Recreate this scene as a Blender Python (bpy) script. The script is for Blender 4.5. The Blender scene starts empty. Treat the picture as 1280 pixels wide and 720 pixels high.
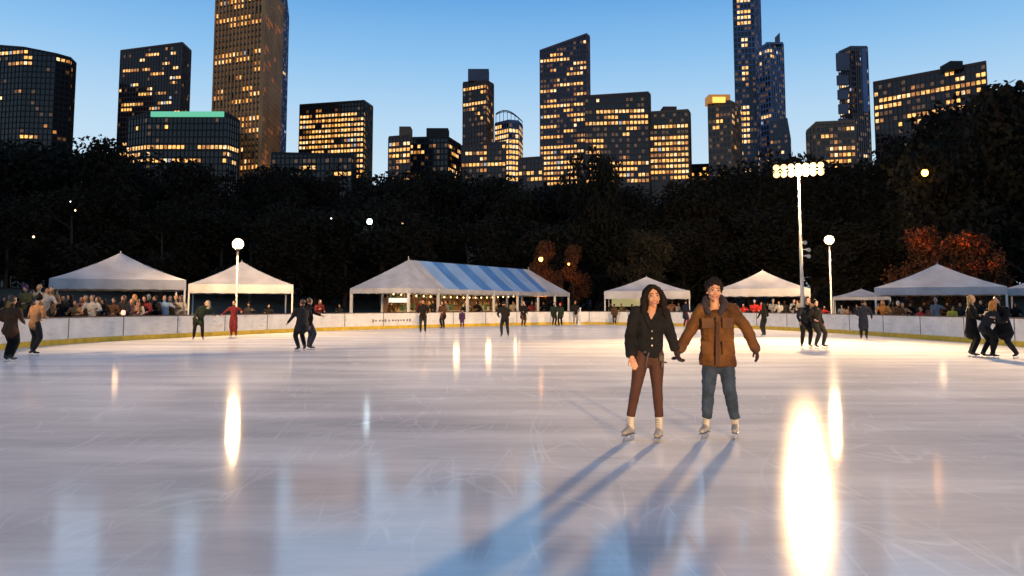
import bpy, bmesh, math, random
import numpy as np
from mathutils import Vector, Matrix, noise

RND = random.Random(11)
S = bpy.context.scene
COL = S.collection
V = Vector

# ------------------------------------------------------------------ camera
F = 1000.0                      # focal length in photo pixels (1280 wide)
PITCH = 0.085
CY = 382.0 - F * math.tan(PITCH)
EYE = V((0.0, 0.0, 1.55))
FW = V((0, math.cos(PITCH), math.sin(PITCH)))
UP = V((0, -math.sin(PITCH), math.cos(PITCH)))

cam = bpy.data.cameras.new('camera')
camo = bpy.data.objects.new('camera', cam)
COL.objects.link(camo)
camo.location = EYE
camo.rotation_euler = (math.radians(90) + PITCH, 0, 0)
cam.sensor_width = 36
cam.lens = 36 * F / 1280
cam.shift_y = (CY - 360.0) / 1280.0
cam.clip_start = 0.1
cam.clip_end = 20000
S.camera = camo


def at(px, py, Y):
    """the point at depth Y that the photo shows at (px, py)"""
    d = FW + V((1, 0, 0)) * ((px - 640) / F) + UP * ((CY - py) / F)
    return EYE + d * (Y / d.y)


def proj(p):
    q = p - EYE
    w = q.dot(FW)
    return 640 + F * q.x / w, CY - F * q.dot(UP) / w


def ground(px, py, z=0.0):
    d = FW + V((1, 0, 0)) * ((px - 640) / F) + UP * ((CY - py) / F)
    return EYE + d * ((z - EYE.z) / d.z)


# ------------------------------------------------------------------ helpers
def tag(o, label=None, cat=None, group=None, kind=None):
    if label: o['label'] = label
    if cat: o['category'] = cat
    if group: o['group'] = group
    if kind: o['kind'] = kind
    return o


def empty(name, loc=(0, 0, 0), rz=0.0, label=None, cat=None, group=None):
    o = bpy.data.objects.new(name, None)
    o.empty_display_size = 0.2
    COL.objects.link(o)
    o.location = loc
    o.rotation_euler = (0, 0, rz)
    return tag(o, label, cat, group)


def link(name, me, mats=None, parent=None, loc=None):
    o = bpy.data.objects.new(name, me)
    COL.objects.link(o)
    if mats is not None:
        if not isinstance(mats, (list, tuple)): mats = [mats]
        if not me.materials:
            for m in mats: me.materials.append(m)
        else:
            for i, m in enumerate(mats):
                o.material_slots[i].link = 'OBJECT'
                o.material_slots[i].material = m
    if parent is not None: o.parent = parent
    if loc is not None: o.location = loc
    return o


class MB:
    """collects shapes into one mesh"""
    def __init__(self):
        self.v = []; self.f = []; self.mi = []

    def add(self, vs, fs, mi=0):
        b = len(self.v)
        self.v += [tuple(x) for x in vs]
        self.f += [tuple(b + i for i in f) for f in fs]
        self.mi += [mi] * len(fs)

    def box(self, c, s, rz=0.0, mi=0, M=None):
        hx, hy, hz = s[0] / 2, s[1] / 2, s[2] / 2
        vs = [V((x, y, z)) for x in (-hx, hx) for y in (-hy, hy) for z in (-hz, hz)]
        if M is None: M = Matrix.Rotation(rz, 3, 'Z')
        c = V(c)
        self.add([c + M @ p for p in vs],
                 [(0, 1, 3, 2), (4, 6, 7, 5), (0, 4, 5, 1), (2, 3, 7, 6), (0, 2, 6, 4), (1, 5, 7, 3)], mi)

    def tube(self, pts, rad, n=8, mi=0, closed=False, caps=True):
        pts = [V(p) for p in pts]
        if not isinstance(rad, (list, tuple)): rad = [rad] * len(pts)
        vs = []; fs = []
        N = len(pts)
        for i, p in enumerate(pts):
            a = pts[(i - 1) % N] if (closed or i > 0) else pts[i]
            b = pts[(i + 1) % N] if (closed or i < N - 1) else pts[i]
            t = (b - a).normalized()
            ref = V((0, 0, 1)) if abs(t.z) < 0.9 else V((1, 0, 0))
            u = t.cross(ref).normalized(); w = u.cross(t).normalized()
            for k in range(n):
                an = 2 * math.pi * k / n
                vs.append(p + (u * math.cos(an) + w * math.sin(an)) * rad[i])
        for i in range(N if closed else N - 1):
            j = (i + 1) % N
            for k in range(n):
                k2 = (k + 1) % n
                fs.append((i * n + k, i * n + k2, j * n + k2, j * n + k))
        if caps and not closed:
            fs.append(tuple(range(n))[::-1]); fs.append(tuple((N - 1) * n + k for k in range(n)))
        self.add(vs, fs, mi)

    def ell(self, c, r, nu=12, nv=8, mi=0, M=None):
        vs = []; fs = []
        c = V(c)
        if M is None: M = Matrix.Identity(3)
        for i in range(nv + 1):
            th = math.pi * i / nv
            for k in range(nu):
                ph = 2 * math.pi * k / nu
                vs.append(c + M @ V((r[0] * math.sin(th) * math.cos(ph), r[1] * math.sin(th) * math.sin(ph), r[2] * math.cos(th))))
        for i in range(nv):
            for k in range(nu):
                k2 = (k + 1) % nu
                fs.append((i * nu + k, (i + 1) * nu + k, (i + 1) * nu + k2, i * nu + k2))
        self.add(vs, fs, mi)

    def mesh(self, name, smooth=False):
        me = bpy.data.meshes.new(name)
        me.from_pydata(self.v, [], self.f)
        me.polygons.foreach_set('material_index', self.mi)
        if smooth: me.polygons.foreach_set('use_smooth', [True] * len(self.f))
        me.update()
        bm = bmesh.new(); bm.from_mesh(me)
        bmesh.ops.remove_doubles(bm, verts=bm.verts, dist=1e-5)
        bmesh.ops.recalc_face_normals(bm, faces=bm.faces)
        bm.to_mesh(me); bm.free()
        return me

    def build(self, name, mats, parent=None, loc=None, smooth=False):
        me = self.mesh(name, smooth)
        return link(name, me, mats, parent, loc)


# ------------------------------------------------------------------ materials
def new_mat(name):
    m = bpy.data.materials.new(name)
    m.use_nodes = True
    return m, m.node_tree, m.node_tree.nodes['Principled BSDF']


def mat(name, col, rough=0.7, var=0.25, scale=6.0, bump=0.0, bscale=40.0, metal=0.0, spec=0.35, trans=0.0, sheen=0.0):
    """base colour with procedural wear: noise mixes a darker and a lighter shade"""
    m, nt, b = new_mat(name)
    N, L = nt.nodes, nt.links
    tc = N.new('ShaderNodeTexCoord')
    nz = N.new('ShaderNodeTexNoise'); nz.inputs['Scale'].default_value = scale; nz.inputs['Detail'].default_value = 6
    L.new(tc.outputs['Object'], nz.inputs['Vector'])
    rp = N.new('ShaderNodeValToRGB')
    rp.color_ramp.elements[0].position = 0.3; rp.color_ramp.elements[1].position = 0.72
    lo = [c * (1 - var) for c in col]; hi = [min(1, c * (1 + var * 0.6)) for c in col]
    rp.color_ramp.elements[0].color = (*lo, 1); rp.color_ramp.elements[1].color = (*hi, 1)
    L.new(nz.outputs['Fac'], rp.inputs['Fac'])
    L.new(rp.outputs['Color'], b.inputs['Base Color'])
    b.inputs['Roughness'].default_value = rough
    b.inputs['Metallic'].default_value = metal
    b.inputs['Specular IOR Level'].default_value = spec
    if sheen: b.inputs['Sheen Weight'].default_value = sheen
    if bump:
        n2 = N.new('ShaderNodeTexNoise'); n2.inputs['Scale'].default_value = bscale; n2.inputs['Detail'].default_value = 4
        L.new(tc.outputs['Object'], n2.inputs['Vector'])
        bp = N.new('ShaderNodeBump'); bp.inputs['Strength'].default_value = bump; bp.inputs['Distance'].default_value = 0.02
        L.new(n2.outputs['Fac'], bp.inputs['Height']); L.new(bp.outputs['Normal'], b.inputs['Normal'])
    if trans:
        out = N['Material Output']
        tr = N.new('ShaderNodeBsdfTranslucent'); L.new(rp.outputs['Color'], tr.inputs['Color'])
        mx = N.new('ShaderNodeMixShader'); mx.inputs[0].default_value = trans
        L.new(b.outputs[0], mx.inputs[1]); L.new(tr.outputs[0], mx.inputs[2]); L.new(mx.outputs[0], out.inputs['Surface'])
    return m


def emit(name, col, strength, base=(0.05, 0.05, 0.05), rough=0.2):
    m, nt, b = new_mat(name)
    b.inputs['Base Color'].default_value = (*base, 1)
    b.inputs['Roughness'].default_value = rough
    b.inputs['Emission Color'].default_value = (*col, 1)
    b.inputs['Emission Strength'].default_value = strength
    return m


def window_mat(name, col, strength):
    """a lit room behind glass: brightness varies over each pane (blinds, lamps, furniture)"""
    m, nt, b = new_mat(name)
    N, L = nt.nodes, nt.links
    tc = N.new('ShaderNodeTexCoord')
    oi = N.new('ShaderNodeObjectInfo')
    ad = N.new('ShaderNodeVectorMath'); ad.operation = 'ADD'
    L.new(tc.outputs['Object'], ad.inputs[0]); L.new(oi.outputs['Location'], ad.inputs[1])
    nz = N.new('ShaderNodeTexNoise'); nz.inputs['Scale'].default_value = 0.7; nz.inputs['Detail'].default_value = 2
    L.new(ad.outputs[0], nz.inputs['Vector'])
    mr = N.new('ShaderNodeMapRange'); mr.inputs[1].default_value = 0.3; mr.inputs[2].default_value = 0.7
    mr.inputs[3].default_value = strength * 0.35; mr.inputs[4].default_value = strength * 1.5
    L.new(nz.outputs['Fac'], mr.inputs[0]); L.new(mr.outputs[0], b.inputs['Emission Strength'])
    b.inputs['Base Color'].default_value = (0.03, 0.03, 0.03, 1)
    b.inputs['Emission Color'].default_value = (*col, 1)
    b.inputs['Roughness'].default_value = 0.15
    return m


# ------------------------------------------------------------------ blob bodies (union of tapered tubes and ellipsoids)
class Blob:
    def __init__(self):
        self.mb = MB(); self.seg = []; self.tags = []

    def tube(self, pts, tag='a', lat=(1, 0, 0), n=14, flat=1.0, flat0=1.0):
        """pts: (point, ra, rb): ra along the lateral axis, rb across it"""
        P = [V(p[0]) for p in pts]
        R = [(p[1], p[2] if len(p) > 2 else p[1]) for p in pts]
        lat = V(lat)
        rings = []
        N = len(P)
        T = []
        for i in range(N):
            a = P[max(0, i - 1)]; b = P[min(N - 1, i + 1)]
            T.append((b - a).normalized())
        def frame(t):
            u = lat - t * lat.dot(t)
            if u.length < 0.15:
                u = V((0, 1, 0)) - t * t.y
            u.normalize()
            return u, t.cross(u).normalized()
        def ring(c, t, ra, rb):
            u, w = frame(t)
            return [c + u * (ra * math.cos(2 * math.pi * k / n)) + w * (rb * math.sin(2 * math.pi * k / n)) for k in range(n)]
        r0 = min(R[0]) * flat0; r1 = min(R[-1]) * flat
        for a in (1.25, 0.7):
            rings.append(ring(P[0] - T[0] * r0 * math.sin(a), T[0], R[0][0] * math.cos(a), R[0][1] * math.cos(a)))
        for i in range(N): rings.append(ring(P[i], T[i], *R[i]))
        for a in (0.7, 1.25):
            rings.append(ring(P[-1] + T[-1] * r1 * math.sin(a), T[-1], R[-1][0] * math.cos(a), R[-1][1] * math.cos(a)))
        vs = [v for r in rings for v in r]
        fs = []
        for i in range(len(rings) - 1):
            for k in range(n):
                k2 = (k + 1) % n
                fs.append((i * n + k, i * n + k2, (i + 1) * n + k2, (i + 1) * n + k))
        fs.append(tuple(range(n))[::-1]); fs.append(tuple((len(rings) - 1) * n + k for k in range(n)))
        self.mb.add(vs, fs)
        if tag not in self.tags: self.tags.append(tag)
        for i in range(N - 1):
            self.seg.append((P[i], P[i + 1], max(R[i]), max(R[i + 1]), self.tags.index(tag)))

    def ell(self, c, r, tag='a', M=None, nu=16, nv=10):
        self.mb.ell(c, r, nu, nv, M=M)
        if tag not in self.tags: self.tags.append(tag)
        self.seg.append((V(c), V(c) + V((0, 0, 1e-4)), max(r), max(r), self.tags.index(tag)))

    def mesh(self, name, voxel=0.02, smooth=3, order=None, rough=0.0, rscale=9.0, strands=0.0):
        me = self.mb.mesh(name)
        ob = bpy.data.objects.new('tmp', me)
        COL.objects.link(ob)
        rm = ob.modifiers.new('r', 'REMESH'); rm.mode = 'VOXEL'; rm.voxel_size = voxel
        if smooth:
            sm = ob.modifiers.new('s', 'SMOOTH'); sm.factor = 0.5; sm.iterations = smooth
        dg = bpy.context.evaluated_depsgraph_get()
        out = bpy.data.meshes.new_from_object(ob.evaluated_get(dg))
        out.name = name
        bpy.data.objects.remove(ob); bpy.data.meshes.remove(me)
        if rough:
            out.calc_loop_triangles()
            for v in out.vertices:
                k = noise.noise(v.co * rscale) + 0.6 * noise.noise(V((v.co.x * rscale * 0.8, v.co.y * rscale * 0.8, v.co.z * rscale * 2.6)))
                v.co += v.normal * (k * rough)
        if strands:
            for v in out.vertices:
                w = 0.012 * math.sin(v.co.z * 26)
                v.co += v.normal * (noise.noise(V(((v.co.x + w) * 75, v.co.y * 75, v.co.z * 9))) * strands)
        out.polygons.foreach_set('use_smooth', [True] * len(out.polygons))
        if order:
            n = len(out.polygons)
            c = np.empty(n * 3); out.polygons.foreach_get('center', c); c = c.reshape(n, 3)
            best = np.full(n, 1e9); idx = np.zeros(n, dtype=np.int32)
            for (a, b, ra, rb, t) in self.seg:
                a = np.array(a); b = np.array(b); ab = b - a
                tt = np.clip(((c - a) @ ab) / max(ab @ ab, 1e-12), 0, 1)
                d = np.linalg.norm(c - (a + tt[:, None] * ab), axis=1) / (ra + (rb - ra) * tt)
                k = order.index(self.tags[t])
                m = d < best
                best[m] = d[m]; idx[m] = k
            out.polygons.foreach_set('material_index', idx)
        out.update()
        return out

# ------------------------------------------------------------------ world: clear dusk sky
def build_world():
    w = bpy.data.worlds.new('World'); S.world = w
    w.use_nodes = True
    N, L = w.node_tree.nodes, w.node_tree.links
    bg = N['Background']
    tc = N.new('ShaderNodeTexCoord')
    sp = N.new('ShaderNodeSeparateXYZ'); L.new(tc.outputs['Generated'], sp.inputs[0])
    rp = N.new('ShaderNodeValToRGB')
    st = [(0.0, (0.72, 0.84, 0.95)), (0.16, (0.66, 0.84, 0.98)), (0.23, (0.50, 0.74, 0.97)), (0.30, (0.29, 0.585, 0.93)), (0.375, (0.13, 0.40, 0.82)),
          (0.5, (0.15, 0.29, 0.55)), (1.0, (0.15, 0.245, 0.44))]
    e = rp.color_ramp.elements
    e[0].position = st[0][0]; e[0].color = (*st[0][1], 1)
    e[1].position = st[-1][0]; e[1].color = (*st[-1][1], 1)
    for p, c in st[1:-1]:
        x = e.new(p); x.color = (*c, 1)
    L.new(sp.outputs['Z'], rp.inputs['Fac'])
    # the real twilight sky, sun just under the horizon far to the left, adds the slow change across the sky
    sky = N.new('ShaderNodeTexSky'); sky.sky_type = 'NISHITA'; sky.sun_disc = False
    sky.sun_elevation = math.radians(-1.5); sky.sun_rotation = math.radians(-70)
    sky.air_density = 1.0; sky.dust_density = 0.6; sky.ozone_density = 3.0
    sc = N.new('ShaderNodeVectorMath'); sc.operation = 'SCALE'; sc.inputs['Scale'].default_value = 0.05
    L.new(sky.outputs['Color'], sc.inputs[0])
    mx = N.new('ShaderNodeMix'); mx.data_type = 'RGBA'; mx.blend_type = 'ADD'; mx.inputs[0].default_value = 1.0
    L.new(rp.outputs['Color'], mx.inputs[6]); L.new(sc.outputs[0], mx.inputs[7])
    L.new(mx.outputs[2], bg.inputs['Color'])
    bg.inputs['Strength'].default_value = 0.92
    S.view_settings.view_transform = 'Standard'; S.view_settings.look = 'None'
    S.view_settings.exposure = 0; S.view_settings.gamma = 1
    S.view_settings.use_curve_mapping = False
    S.cycles.use_denoising = True
    S.cycles.max_bounces = 8; S.cycles.transparent_max_bounces = 8
    S.cycles.volume_bounces = 0
    S.cycles.sample_clamp_indirect = 6.0
    S.cycles.caustics_reflective = False; S.cycles.caustics_refractive = False


build_world()

# ------------------------------------------------------------------ rink outline
def catmull(P, per=14):
    out = []; n = len(P)
    for i in range(n):
        p0, p1, p2, p3 = P[(i - 1) % n], P[i], P[(i + 1) % n], P[(i + 2) % n]
        for k in range(per):
            t = k / per
            out.append(0.5 * ((2 * p1) + (p2 - p0) * t + (2 * p0 - 5 * p1 + 4 * p2 - p3) * t * t + (3 * p1 - p0 - 3 * p2 + p3) * t ** 3))
    return out


CTRL = []
for px, py in [(-190, 462), (0, 437.5), (110, 428.5), (200, 423.5), (300, 418.5), (400, 414), (500, 410.8), (600, 408), (680, 406.3),
               (760, 406), (850, 407.8), (950, 411.5), (1050, 417), (1150, 424), (1280, 434), (1460, 450)]:
    g = ground(px, py); CTRL.append(V((g.x, g.y, 0)))
for x, y in [(19.9, 12), (19.6, 2), (17.5, -7), (10, -12.5), (0, -14), (-10, -12.5), (-17.5, -7), (-20.2, 2)]:
    CTRL.append(V((x, y, 0)))
DENSE = catmull(CTRL, 20)


def resample(P, step):
    n = len(P); d = [0]
    for i in range(n): d.append(d[-1] + (P[(i + 1) % n] - P[i]).length)
    tot = d[-1]; m = round(tot / step); out = []; j = 0
    for k in range(m):
        s = tot * k / m
        while d[j + 1] < s: j += 1
        t = (s - d[j]) / (d[j + 1] - d[j])
        out.append(P[j].lerp(P[(j + 1) % n], t))
    return out


SEGN = 4                                   # short pieces per board panel
LOOP = resample(DENSE, 0.82)
while len(LOOP) % SEGN: LOOP.pop()
NL = len(LOOP)


def normal_out(i):
    t = (LOOP[(i + 1) % NL] - LOOP[(i - 1) % NL]).normalized()
    n = V((t.y, -t.x, 0))
    c = V((0, 25, 0)) - LOOP[i]
    return -n if n.dot(c) > 0 else n


NORM = [normal_out(i) for i in range(NL)]


def ring(off, z):
    return [LOOP[i] + NORM[i] * off + V((0, 0, z)) for i in range(NL)]


# ------------------------------------------------------------------ ice, plaza, terrain
def ice_material():
    m, nt, b = new_mat('ice')
    N, L = nt.nodes, nt.links
    tc = N.new('ShaderNodeTexCoord')
    def noise_(scale, vec, det=5, rough=0.55):
        mp = N.new('ShaderNodeMapping'); mp.inputs['Scale'].default_value = vec
        L.new(tc.outputs['Object'], mp.inputs['Vector'])
        n = N.new('ShaderNodeTexNoise'); n.inputs['Scale'].default_value = scale; n.inputs['Detail'].default_value = det
        n.inputs['Roughness'].default_value = rough
        L.new(mp.outputs[0], n.inputs['Vector'])
        return n.outputs['Fac']
    sweep = noise_(0.5, (0.35, 1.6, 1), 6)             # resurfacer bands and worn laps
    fine = noise_(3.0, (0.5, 3.0, 1), 8, 0.7)
    rp = N.new('ShaderNodeValToRGB')
    rp.color_ramp.elements[0].position = 0.36; rp.color_ramp.elements[0].color = (0.60, 0.60, 0.62, 1)
    rp.color_ramp.elements[1].position = 0.62; rp.color_ramp.elements[1].color = (0.82, 0.81, 0.80, 1)
    mx = N.new('ShaderNodeMix'); mx.inputs[0].default_value = 0.4
    L.new(sweep, mx.inputs[2]); L.new(fine, mx.inputs[3])
    L.new(mx.outputs[0], rp.inputs['Fac'])
    # skate cuts: thin pale curved lines
    def cuts(scale, rot, wid):
        mp = N.new('ShaderNodeMapping'); mp.inputs['Rotation'].default_value = (0, 0, rot); mp.inputs['Scale'].default_value = (1, 0.22, 1)
        L.new(tc.outputs['Object'], mp.inputs['Vector'])
        ns = N.new('ShaderNodeTexNoise'); ns.inputs['Scale'].default_value = 0.7; ns.inputs['Detail'].default_value = 1
        L.new(mp.outputs[0], ns.inputs['Vector'])
        ad = N.new('ShaderNodeVectorMath'); ad.operation = 'MULTIPLY_ADD'
        ad.inputs[1].default_value = (1.6, 1.6, 0)
        L.new(ns.outputs['Color'], ad.inputs[0]); L.new(mp.outputs[0], ad.inputs[2])
        vo = N.new('ShaderNodeTexVoronoi'); vo.feature = 'DISTANCE_TO_EDGE'; vo.inputs['Scale'].default_value = scale
        L.new(ad.outputs[0], vo.inputs['Vector'])
        lt = N.new('ShaderNodeMapRange'); lt.inputs[1].default_value = 0.0; lt.inputs[2].default_value = wid
        lt.inputs[3].default_value = 1.0; lt.inputs[4].default_value = 0.0
        L.new(vo.outputs['Distance'], lt.inputs[0])
        return lt.outputs[0]
    c1 = cuts(0.9, 0.5, 0.014); c2 = cuts(1.4, -0.7, 0.016); c3 = cuts(1.9, 1.3, 0.018)
    a1 = N.new('ShaderNodeMath'); a1.operation = 'MAXIMUM'; L.new(c1, a1.inputs[0]); L.new(c2, a1.inputs[1])
    a2 = N.new('ShaderNodeMath'); a2.operation = 'MAXIMUM'; L.new(a1.outputs[0], a2.inputs[0]); L.new(c3, a2.inputs[1])
    gate = N.new('ShaderNodeMapRange'); gate.inputs[1].default_value = 0.42; gate.inputs[2].default_value = 0.62
    L.new(noise_(0.9, (1, 1, 1), 3), gate.inputs[0])
    cut = N.new('ShaderNodeMath'); cut.operation = 'MULTIPLY'; L.new(a2.outputs[0], cut.inputs[0]); L.new(gate.outputs[0], cut.inputs[1])
    cm = N.new('ShaderNodeMix'); cm.data_type = 'RGBA'
    cf = N.new('ShaderNodeMath'); cf.operation = 'MULTIPLY'; cf.inputs[1].default_value = 0.6; L.new(cut.outputs[0], cf.inputs[0])
    L.new(cf.outputs[0], cm.inputs[0]); L.new(rp.outputs['Color'], cm.inputs[6]); cm.inputs[7].default_value = (0.93, 0.95, 0.97, 1)
    N.remove(b)
    df = N.new('ShaderNodeBsdfDiffuse'); L.new(cm.outputs[2], df.inputs['Color'])
    gl = N.new('ShaderNodeBsdfGlossy'); gl.distribution = 'BECKMANN'
    rr = N.new('ShaderNodeMapRange'); rr.inputs[1].default_value = 0.3; rr.inputs[2].default_value = 0.7
    rr.inputs[3].default_value = 0.08; rr.inputs[4].default_value = 0.12
    L.new(fine, rr.inputs[0]); L.new(rr.outputs[0], gl.inputs['Roughness'])
    fr = N.new('ShaderNodeFresnel'); fr.inputs['IOR'].default_value = 1.31
    wet = N.new('ShaderNodeMapRange'); wet.inputs[1].default_value = 0.3; wet.inputs[2].default_value = 0.7
    wet.inputs[3].default_value = 0.36; wet.inputs[4].default_value = 0.20
    L.new(sweep, wet.inputs[0])
    ff = N.new('ShaderNodeMath'); ff.operation = 'MULTIPLY'; L.new(fr.outputs[0], ff.inputs[0]); L.new(wet.outputs[0], ff.inputs[1])
    g2 = N.new('ShaderNodeBsdfGlossy'); g2.distribution = 'BECKMANN'; g2.inputs['Roughness'].default_value = 0.19
    gm = N.new('ShaderNodeMixShader'); gm.inputs[0].default_value = 0.05; L.new(gl.outputs[0], gm.inputs[1]); L.new(g2.outputs[0], gm.inputs[2])
    ms = N.new('ShaderNodeMixShader'); L.new(ff.outputs[0], ms.inputs[0]); L.new(df.outputs[0], ms.inputs[1]); L.new(gm.outputs[0], ms.inputs[2])
    L.new(ms.outputs[0], N['Material Output'].inputs['Surface'])
    bh = N.new('ShaderNodeMath'); bh.operation = 'MULTIPLY_ADD'; bh.inputs[1].default_value = -0.35
    L.new(cut.outputs[0], bh.inputs[0]); L.new(noise_(14, (1, 1, 1), 6, 0.7), bh.inputs[2])
    bp = N.new('ShaderNodeBump'); bp.inputs['Strength'].default_value = 0.03; bp.inputs['Distance'].default_value = 0.012
    L.new(bh.outputs[0], bp.inputs['Height']); L.new(bp.outputs[0], gl.inputs['Normal']); L.new(bp.outputs[0], fr.inputs['Normal'])
    return m


mb = MB(); mb.add(ring(0.12, 0), [tuple(range(NL))])
tag(mb.build('ice', ice_material()), kind='structure')

PLAZA = 0.10
m_plaza = mat('plaza_paving', (0.055, 0.052, 0.05), 0.8, 0.35, 1.5, 0.2, 12)
mb = MB()
cen = V((0, 25, 0))
R1 = ring(0.10, PLAZA)
R2 = [V((cen.x + (p.x - cen.x) * 1.55, cen.y + (p.y - cen.y) * 1.55, PLAZA)) for p in R1]
mb.add(R1 + R2, [(i, (i + 1) % NL, NL + (i + 1) % NL, NL + i) for i in range(NL)])
tag(mb.build('plaza', m_plaza), kind='structure')
m_soil = mat('woodland_floor', (0.030, 0.030, 0.018), 0.95, 0.4, 0.4, 0.3, 3)
mb = MB()
loops = [R2]
for sc_, z in ((2.2, 0.6), (3.2, 3.0), (4.5, 4.0), (9, 4.0), (260, 0.0)):
    loops.append([V((cen.x + (p.x - cen.x) * sc_, cen.y + (p.y - cen.y) * sc_, z + (0.8 * noise.noise(p * 0.05 * sc_) if 1 < sc_ < 9 else 0))) for p in R1])
vs = [v for l in loops for v in l]
mb.add(vs, [(k * NL + i, k * NL + (i + 1) % NL, (k + 1) * NL + (i + 1) % NL, (k + 1) * NL + i) for k in range(len(loops) - 1) for i in range(NL)])
tag(mb.build('ground', m_soil, smooth=True), kind='structure')


def ground_z(x, y):
    # height of the ground sheet outside the rink (same loops, by radial ratio)
    d = V((x - cen.x, y - cen.y)); best = 1e9; r0 = 1
    for p in R1:
        q = V((p.x - cen.x, p.y - cen.y))
        a = abs(math.atan2(d.x * q.y - d.y * q.x, d.dot(q)))
        if a < best: best = a; r0 = d.length / q.length
    st = [(1.0, PLAZA), (1.55, PLAZA), (2.2, 0.6), (3.2, 3.0), (4.5, 4.0), (9, 4.0), (260, 0.0)]
    for (a, za), (b, zb) in zip(st, st[1:]):
        if a <= r0 <= b: return za + (zb - za) * (r0 - a) / (b - a)
    return 0.0


# ------------------------------------------------------------------ rink boards
m_board = mat('board_white', (0.74, 0.73, 0.71), 0.35, 0.14, 1.6, 0.03, 30)
_nt = m_board.node_tree; _N, _L = _nt.nodes, _nt.links          # puck and blade scuffs
_b = _N['Principled BSDF']; _old = _b.inputs['Base Color'].links[0].from_socket
_tc = _N.new('ShaderNodeTexCoord'); _mp = _N.new('ShaderNodeMapping'); _mp.inputs['Scale'].default_value = (1.1, 1.1, 5.5)
_L.new(_tc.outputs['Object'], _mp.inputs['Vector'])
_nz = _N.new('ShaderNodeTexNoise'); _nz.inputs['Scale'].default_value = 1.6; _nz.inputs['Detail'].default_value = 9; _nz.inputs['Roughness'].default_value = 0.7
_L.new(_mp.outputs[0], _nz.inputs['Vector'])
_mr = _N.new('ShaderNodeMapRange'); _mr.inputs[1].default_value = 0.54; _mr.inputs[2].default_value = 0.70; _mr.inputs[4].default_value = 0.55
_L.new(_nz.outputs['Fac'], _mr.inputs[0])
_mx = _N.new('ShaderNodeMix'); _mx.data_type = 'RGBA'; _L.new(_mr.outputs[0], _mx.inputs[0]); _L.new(_old, _mx.inputs[6]); _mx.inputs[7].default_value = (0.30, 0.28, 0.27, 1)
_L.new(_mx.outputs[2], _b.inputs['Base Color'])
m_kick = mat('kick_yellow', (0.62, 0.42, 0.03), 0.4, 0.25, 3)
m_cap = mat('board_cap', (0.10, 0.065, 0.05), 0.5, 0.2, 4)
m_seam = mat('board_seam', (0.12, 0.11, 0.11), 0.5, 0.1, 4)
m_ink = mat('faded_ink', (0.22, 0.18, 0.20), 0.6, 0.3, 20)
BT = 1.10


def build_barrier():
    root = empty('rink_barrier', V((0, 60, 0)), 0, 'white rink boards with yellow kick strip curving all round the ice', 'barrier')
    off = V((0, -60, 0))
    npan = NL // SEGN
    for k in range(npan):
        if k * SEGN and LOOP[k * SEGN].y < -30: continue
        idx = [(k * SEGN + j) % NL for j in range(SEGN + 1)]
        def strip(name, o0, o1, z0, z1, mt, par, gap):
            mb = MB(); vs = []
            for n_, i in enumerate(idx):
                c = LOOP[i].copy(); nn = NORM[i]
                if n_ == 0: c = c.lerp(LOOP[idx[1]], gap)
                if n_ == SEGN: c = c.lerp(LOOP[idx[-2]], gap)
                for o, z in ((o0, z0), (o0, z1), (o1, z1), (o1, z0)):
                    vs.append(c + nn * o + V((0, 0, z)) + off)
            fs = []
            for n_ in range(SEGN):
                for q in range(4):
                    q2 = (q + 1) % 4
                    fs.append((n_ * 4 + q, n_ * 4 + q2, n_ * 4 + 4 + q2, n_ * 4 + 4 + q))
            fs += [(0, 1, 2, 3), tuple(SEGN * 4 + q for q in (3, 2, 1, 0))]
            mb.add(vs, fs)
            return mb.build(name, mt, par)
        p = strip('board_panel', -0.0, 0.07, 0.0, BT - 0.05, m_board, root, 0.015)
        strip('kick_strip', -0.02, -0.002, 0.005, 0.215, m_kick, p, 0.004)
        i = idx[0]
        mb = MB()
        mb.box(LOOP[i] + NORM[i] * 0.02 + V((0, 0, 0.64)) + off, (0.045, 0.062, 0.82), math.atan2(NORM[i].y, NORM[i].x) - math.pi / 2)
        mb.build('seam_post', m_seam, root)
    mb = MB()
    prof = ((-0.025, BT - 0.048), (-0.025, BT), (0.10, BT), (0.10, BT - 0.048))
    vs = [LOOP[i] + NORM[i] * o + V((0, 0, z)) + off for i in range(NL) for o, z in prof]
    mb.add(vs, [(i * 4 + q, i * 4 + (q + 1) % 4, ((i + 1) % NL) * 4 + (q + 1) % 4, ((i + 1) % NL) * 4 + q) for i in range(NL) for q in range(4)])
    mb.build('cap_rail', m_cap, root)
    # faded, unreadable row of marks on one panel
    mb = MB()
    for px, hh in zip((466, 470, 474.5, 478.5, 482, 486.5, 490.5, 494, 498, 501.5, 505, 508.5, 512), (.20, .10, .12, .10, .17, .11, .13, .10, .12, .09, .13, .15, .20)):
        i = min(range(NL), key=lambda i: abs(proj(LOOP[i])[0] - px) + (1e3 if LOOP[i].y < 20 else 0))
        best = min((abs(proj(LOOP[i].lerp(LOOP[(i + s) % NL], t / 10))[0] - px), s, t) for s in (-1, 1) for t in range(11))
        c = LOOP[i].lerp(LOOP[(i + best[1]) % NL], best[2] / 10)
        mb.box(c - NORM[i] * 0.006 + V((0, 0, 0.56)) + off, (0.15, 0.008, hh), math.atan2(NORM[i].y, NORM[i].x) - math.pi / 2)
    mb.build('lettering', m_ink, root)


build_barrier()

def board_depth(px):
    d = V(((px - 640) / F, 1.0))
    best = None
    for i in range(NL):
        p, q = LOOP[i], LOOP[(i + 1) % NL]
        if p.y < 5 or q.y < 5: continue
        a = p.x - d.x * p.y; b = q.x - d.x * q.y
        if a * b <= 0 and a != b:
            t = a / (a - b); best = p.y + (q.y - p.y) * t
    return best or 30.0


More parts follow.
